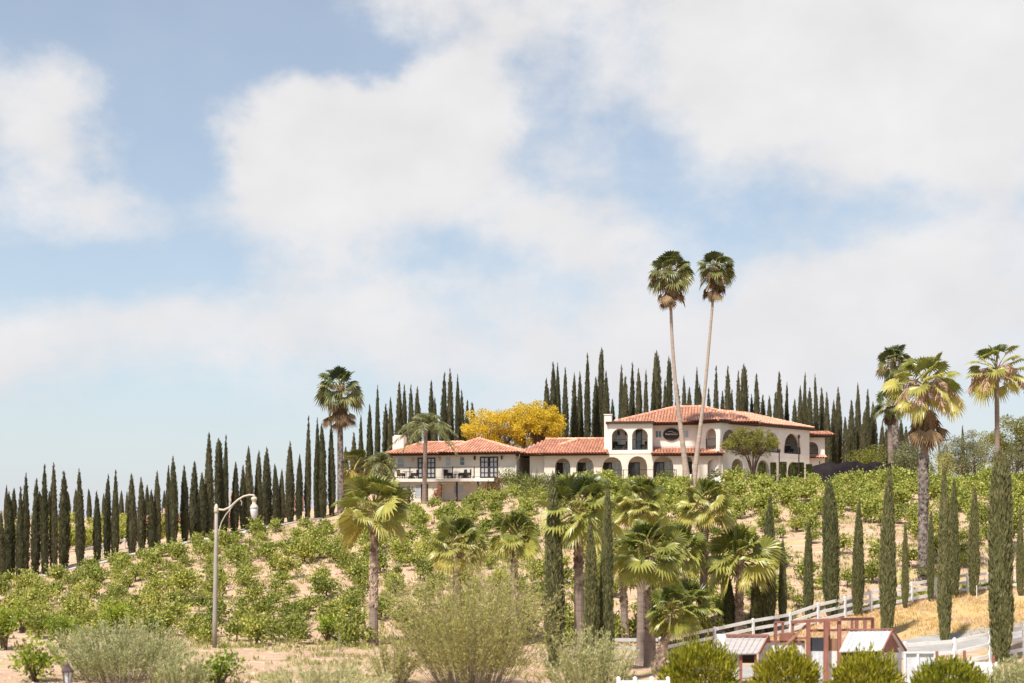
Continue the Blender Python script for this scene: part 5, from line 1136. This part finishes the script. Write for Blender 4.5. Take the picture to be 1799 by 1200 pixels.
# coop: white sheet walls with red-brown rails
def ribs(mb, px0, px1, py0, Y, n, zlo=None, off=.04):
    zlo = gs if zlo is None else zlo; zt = Zp(py0, Y) - .02
    for i in range(1, n): x = X(px0, Y) + (X(px1, Y) - X(px0, Y)) * i / n; mb.box((x, Y - off, (zlo + zt) / 2), (.022, .02, zt - zlo))
c0 = thing('coop', 'white walled coop with red-brown top rail and slate grey door panel', 'coop', (X(1390, Ys), 61, gs))
def wallp(mb, px0, px1, py0, Y, t=.06, zlo=None):
    zlo = gs if zlo is None else zlo; zt = Zp(py0, Y); mb.box(((X(px0, Y) + X(px1, Y)) / 2, Y, (zlo + zt) / 2), (X(px1, Y) - X(px0, Y), t, zt - zlo))
mb = MB(); wallp(mb, 1333, 1414, 1128, 61); ribs(mb, 1333, 1414, 1128, 61, 12); wbuild(mb, 'wall', M['white_paint'], c0)
mb = MB(); wallp(mb, 1452, 1476, 1144, 60); wbuild(mb, 'wall', M['white_paint'], c0)
mb = MB(); wallp(mb, 1423.5, 1452, 1144.5, 59.9); ribs(mb, 1423.5, 1452, 1144.5, 59.9, 4); wbuild(mb, 'door', M['panel'], c0)
mb = MB(); wallp(mb, 1423.5, 1451, 1120, 59.92, .05, Zp(1144, 59.92)); wbuild(mb, 'sheet', M['tarp'], c0)
mb = MB(); wallp(mb, 1455, 1475, 1122, 60, .04, Zp(1143.5, 60)); wbuild(mb, 'screen', M['tan_wood'], c0)
mb = MB(); mb.box((X(1373, 60.95), 60.95, Zp(1127, 60.95)), (X(1415, 60) - X(1333, 60), .10, .09)); mb.box((X(1385, 60.9), 60.9, Zp(1119, 60.9)), (.75, .08, .32)); wbuild(mb, 'rail', M['red_paint'], c0)
fr_ = thing('timber_frame', 'open red-brown timber frame standing over the coop', 'frame', (X(1450, Ys), Ys, gs))
def post(px, py0, py1, Y, w=.11, m='red_paint', nm='post'): zz0 = max(gs, Zp(py1, Y)); zz1 = Zp(py0, Y); mb = MB(); mb.box((X(px, Y), Y, (zz0 + zz1) / 2), (w, w, zz1 - zz0)); return wbuild(mb, nm, M[m], fr_)
for px, y0, y1, Y, w in ((1392.5, 1094, 1200, 60.8, .10), (1420, 1091, 1200, 59.8, .15), (1451, 1089, 1200, 59.7, .17), (1456, 1090, 1200, 60.4, .10), (1474.5, 1088, 1200, 59.8, .15), (1497, 1088, 1200, 63, .11), (1505, 1088, 1200, 62.5, .15), (1519.5, 1087, 1200, 62.8, .13), (1533, 1087, 1200, 63, .13)): post(px, y0, y1, Y, w)
for a, b, hgt in (((1391, 1093, 60.8), (1421, 1091, 59.8), .13), ((1419, 1091, 59.8), (1476, 1088.5, 59.7), .13), ((1474, 1088, 59.8), (1534, 1087, 63), .12), ((1497, 1087.5, 63.1), (1535, 1087, 63.1), .10), ((1422, 1108, 59.85), (1506, 1106, 60.6), .10), ((1392, 1122, 60.8), (1420, 1121, 59.85), .1)):
    mb = MB(); mb.bar(q(*a), q(*b), .10, hgt); wbuild(mb, 'beam', M['red_paint'], fr_)
mb = MB(); mb.bar(q(1369, 1143, 60.6), q(1417, 1098, 60.3), .06, .10); wbuild(mb, 'brace', M['tan_wood'], fr_)
f2 = thing('timber_frame', 'small two-post red timber frame left of the larger frame', 'frame', (X(1368, 61.5), 61.5, gs))
for px in (1362.5, 1375): mb = MB(); z1 = Zp(1093, 61.5); mb.box((X(px, 61.5), 61.5, (z1 + gs) / 2), (.13 if px < 1370 else .09, .12, z1 - gs)); wbuild(mb, 'post', M['red_paint'], f2)
mb = MB(); mb.box((X(1368.7, 61.5), 61.44, Zp(1093, 61.5)), (.42, .06, .09)); wbuild(mb, 'beam', M['red_paint'], f2)
# gabled shed with bright metal roof
s2 = thing('shed', 'shed with shiny metal gable roof and red-brown gable end', 'shed', (X(1520, Ys), Ys, gs))
A0, A1 = q(1474, 1145, 59), q(1551, 1143, 59); R0, R1 = q(1492, 1108.5, 60.4), q(1568, 1107, 60.4); Bk = q(1588, 1143, 61.9); Bk0 = q(1510, 1144, 61.9)
mb = MB(); slab(mb, A0, A1, R1, R0, .05)
for i in range(1, 9): mb.bar(A0 + (A1 - A0) * i / 9 + Vector((0, -.005, .012)), R0 + (R1 - R0) * i / 9 + Vector((0, -.005, .012)), .04, .03)
slab(mb, R0, R1, Bk + Vector((.05, 0, 0)), Bk0, .05); wbuild(mb, 'roof', M['metal_roof'], s2)
mb = MB(); mb.bar(R0 + Vector((0, 0, .05)), R1 + Vector((0, 0, .05)), .16, .05); mb.bar(R1, Bk + Vector((.1, 0, 0)), .06, .10); mb.bar(R1, A1, .06, .10); wbuild(mb, 'verge', M['red_paint'], s2)
mb = MB(); mb.prism8([A1 + Vector((-.1, .05, -.08)), Bk + Vector((-.1, -.05, -.08)), Bk + Vector((-.2, -.05, -.08)), A1 + Vector((-.2, .05, -.08)), R1 + Vector((-.1, .0, -.06)), R1 + Vector((-.1, .02, -.06)), R1 + Vector((-.2, .02, -.06)), R1 + Vector((-.2, 0, -.06))]); wbuild(mb, 'gable', M['red_paint'], s2)
mb = MB(); zt = A1.z - .09; mb.prism8([(A1.x - .12, 59.15, gs), (Bk.x - .12, 61.8, gs), (Bk.x - .2, 61.8, gs), (A1.x - .2, 59.15, gs), (A1.x - .12, 59.15, zt), (Bk.x - .12, 61.8, zt), (Bk.x - .2, 61.8, zt), (A1.x - .2, 59.15, zt)]); wbuild(mb, 'side_wall', M['white_paint'], s2)
mb = MB(); wallp(mb, 1479, 1550, 1152, 59.6); wbuild(mb, 'front_wall', M['tan_wood'], s2)
mb = MB(); mb.box((X(1508, 60.6), 60.6, (gs + zt) / 2), (X(1545, 60) - X(1478, 60), .06, zt - gs)); wbuild(mb, 'opening_shade', M['dark_wood'], s2)  # dark sheet standing in for the shade beneath the front roof
o = thing('panel_fence', 'pale panel fence with white posts right of the metal roofed shed', 'fence', (X(1617, 61), 61, gs)); mb = MB(); wallp(mb, 1588, 1646, 1147, 61.05, .04); wbuild(mb, 'panel', M['panel'], o)
for px in (1589, 1612, 1642): mb = MB(); wallp(mb, px - 2, px + 2, 1145, 61, .1); wbuild(mb, 'post', M['white_paint'], o)
mb = MB(); mb.bar(q(1588, 1146.5, 60.97), q(1645, 1146.5, 60.97), .06, .07); wbuild(mb, 'rail', M['white_paint'], o)
o = thing('panel_fence', 'low white panel fence behind the rightmost round shrub', 'fence', (X(1720, 59), 59, gs)); mb = MB(); wallp(mb, 1686, 1752, 1163, 59, .05); wbuild(mb, 'panel', M['white_paint'], o)
mb = MB(); wallp(mb, 1640, 1690, 1178, 59.5, .05); wbuild(mb, 'panel', M['white_paint'], o)
for px, y0, lab in ((1646, 1144, 'red-brown post at the right end of the pale panel fence'), (1694.5, 1143, 'red-brown post between the two panel fences, before the rail fence')):
    z1 = Zp(y0, 60); mb = MB(); mb.box((0, 0, (z1 - gs) / 2), (.10, .10, z1 - gs)); o = mb.build('fence_post', M['red_paint'], None, loc=(X(px, 60), 60, gs)); tag(o, lab, 'post', 'short red posts')
o = thing('marker_post', 'thin pole with red top beside the low white panel fence', 'post', (X(1745, 58), 58, gs)); z1 = Zp(1152, 58) - gs; MB().tube([(0, 0, 0), (0, 0, z1 - .3)], .02, 6).build('pole', M['steel'], o); MB().box((0, 0, z1 - .15), (.11, .06, .30)).build('head', M['red_paint'], o)

# ------------------------------------------------------------------ lamps, poles and small things
def street_lamp():
    p = hit(377, 1137); Y = float(p[1]); o = thing('street_lamp', 'beige street lamp with curved arm and hanging acorn lantern on the left slope', 'street lamp', p); k = Y / F
    def w(px, py): return (X(px, Y) - p[0], 0, Zp(py, Y) - p[2])
    b, t = w(377, 1137), w(380, 893)
    MB().tube([(b[0], 0, -.3), w(377.5, 1090), w(379.5, 958), w(379.6, 957), t], [.125, .12, .10, .088, .085], 12).build('pole', M['lamp_pole'], o, smooth=True)
    c = MB(); c.lathe(w(380, 901), [(.10, 0), (.115, .1), (.105, .2), (.11, .24), (.085, .33), (.045, .42), (.0, .46)], 12); c.build('finial', M['lamp_cream'], o, smooth=True)
    MB().tube([w(384, 895), w(393, 896), w(404, 891), (w(418, 878)), w(428, 872), w(438, 869.5), w(446, 870), w(447.5, 873)], [.05, .05, .05, .045, .042, .042, .045, .05], 8).build('arm', M['lamp_cream'], o, smooth=True)
    MB().tube([w(383, 945), w(385, 932), w(389, 918), w(396, 905), w(405, 894), w(411, 886)], .024, 6).build('brace', M['lamp_cream'], o, smooth=True)
    MB().tube([w(421, 876), w(425, 883), w(424, 888)], .018, 5).build('scroll', M['lamp_cream'], o)
    x, _, z = w(446.5, 900); h = MB(); h.lathe((x, 0, z), [(.05, .78), (.13, .74), (.155, .70), (.15, .62), (.10, .56), (.10, .42), (.15, .36), (.20, .27), (.215, .20), (.20, .19)], 14); h.build('lantern_cap', M['lamp_cream'], o, smooth=True)
    g = MB(); g.lathe((x, 0, z), [(.195, .19), (.19, .05), (.165, -.12), (.12, -.27), (.05, -.36), (0, -.38)], 14); g.build('lantern_globe', M['lamp_glass'], o, smooth=True)
street_lamp()
def bronze_lantern():
    Y = 40.0; x = X(118.5, Y); z = g1(x, Y); o = thing('post_lantern', 'small bronze post lantern with pointed cap at the lower left edge', 'lantern', (x, Y, z)); t = Zp(1160, Y) - z; k = Y / F
    MB().tube([(0, 0, -.2), (0, 0, t - 44 * k)], [.07, .05], 10).build('pole', M['bronze'], o)
    MB().lathe((0, 0, t), [(0, 1 * k), (1.4 * k, -2 * k), (.8 * k, -4 * k), (1.6 * k, -5 * k), (3.5 * k, -7 * k), (5.5 * k, -12 * k), (11 * k, -18 * k), (11.5 * k, -20 * k), (9 * k, -21 * k)], 8).build('cap', M['bronze'], o)
    MB().lathe((0, 0, t), [(8.2 * k, -21 * k), (5.6 * k, -42 * k)], 6).build('glass', M['lamp_glass'], o)
    c = MB()
    for i in range(6): a = i * 1.047; c.tube([(math.cos(a) * 8.6 * k, math.sin(a) * 8.6 * k, t - 21 * k), (math.cos(a) * 6 * k, math.sin(a) * 6 * k, t - 42 * k)], .012, 4)
    c.lathe((0, 0, t), [(6.5 * k, -41 * k), (7 * k, -43 * k), (3 * k, -47 * k)], 8); c.build('cage', M['bronze'], o)
bronze_lantern()
Y = 170; p = at(1650, Y, 0); o = thing('utility_pole', 'distant wooden utility pole with one crossarm at right', 'utility pole', p); t = Zp(771, Y) - p[2]; MB().tube([(0, 0, -.3), (0, 0, t)], [.16, .11], 7).build('pole', M['bark'], o); MB().box((0, -.12, t - .15), (2.4, .12, .16)).build('crossarm', M['bark'], o)
Y = 131; p = at(1733.5, Y, 0); tag(MB().lathe((0, 0, 0), [(.05, -.2), (.05, Zp(818, Y) - p[2])], 6).box((0, 0, Zp(818, Y) - p[2]), (.25, .12, .16)).build('irrigation_post', M['frame_white'], None, loc=p), 'thin pale post before the silvery olive tree at right', 'post')
p = hit(1716, 1050); tag(MB().lathe((0, 0, 0), [(.03, -.2), (.03, Zp(1028, p[1]) - p[2])], 6).build('stake', M['frame_white'], None, loc=p), 'thin white stake in the golden grass by the rail fence', 'stake')
for px, py, lab in ((1410, 905, 'thin bare stake on the dirt above the narrow cypress'), (596, 1160, 'thin dark stake on the dirt left of the lone fan palm')):
    p = hit(px, py); tag(MB().tube([(0, 0, -.1), (0, 0, 1.25)], .022, 5).build('stake', M['steel'], None, loc=p), lab, 'stake', 'thin stakes')
for px, top, Y, lab in ((1369, 795, 132, 'dark garden lamp post by the shade tree\'s right side'), (1403.5, 770, 130.5, 'dark tall lamp post before the right wing\'s last arch'), (1482.5, 778, 139, 'dark thin lamp post behind the black shade net')):
    p = at(px, Y, 0); o = thing('lamp_post', lab, 'lamp post', p, 0, 'dark garden lamp posts'); t = Zp(top, Y) - p[2]; MB().tube([(0, 0, -.2), (0, 0, t)], [.07, .05], 7).build('pole', M['iron'], o); MB().lathe((0, 0, t), [(.06, -.02), (.12, .05), (.13, .25), (.05, .36)], 7).build('head', M['iron'], o)
# black shade net over a low frame on the hilltop
o = thing('shade_net', 'black shade net stretched over a low frame below the right cypresses', 'net', at(1500, 132, 0)); mb = MB(); Yn = 132; rn = np.random.default_rng(8)
prof = [(1424 + 153 * i / 22, float(np.interp(i, [0, 3, 22], [826, 828, 830])), float(np.interp(i, [0, 2, 5, 8, 22], [822, 816, 812, 811, 812])) + (1.2 * math.sin(i * .95) if i > 3 else 0)) for i in range(23)]
vs = []; n = len(prof)
for dy in (0, 1.2, 5.5):
    for px, yb, yt in prof:
        Y = Yn + dy; 
        vs.append((X(px, Yn), Y, (Zp(yb + 22, Yn) if dy == 0 else Zp(yt, Yn) + (.0 if dy < 2 else -.1)) + rn.normal() * .07))
mb.add(vs, [(r_ * n + i, r_ * n + i + 1, (r_ + 1) * n + i + 1, (r_ + 1) * n + i) for r_ in range(2) for i in range(n - 1)])
m_ = wbuild(mb, 'netting', M['net'], o)
for px in (1440, 1483, 1530, 1572): pm = MB(); pm.tube([(X(px, Yn + 1.15), Yn + 1.15, g1(X(px, Yn), Yn) - .2), (X(px, Yn + 1.15), Yn + 1.15, Zp(809, Yn))], .05, 6); wbuild(pm, 'post', M['dark_wood'], o)
# pale boulders on the crest
for px, py, s, lab in ((1216, 842, .9, 'pale boulder on the crest below the crossed palm trunks'), (1264, 836, .75, 'pale rounded boulder on the crest right of the crossed palm trunks')):
    p = hit(px, py, 120, 140); rng = np.random.default_rng(int(px)); mb = MB(); K, Nn = 7, 12; vs = []
    for i in range(K):
        ph = math.pi * i / (K - 1)
        for j in range(Nn): th = 6.283 * j / Nn; q_ = s * rng.uniform(.85, 1.1); vs.append((q_ * math.sin(ph) * math.cos(th), q_ * math.sin(ph) * math.sin(th) * .7, s * .35 + q_ * .75 * math.cos(ph)))
    mb.add(vs, [(i * Nn + j, i * Nn + (j + 1) % Nn, (i + 1) * Nn + (j + 1) % Nn, (i + 1) * Nn + j) for i in range(K - 1) for j in range(Nn)])
    tag(mb.build('boulder', M['stucco_white'], None, loc=p), lab, 'boulder', 'pale boulders on the crest')
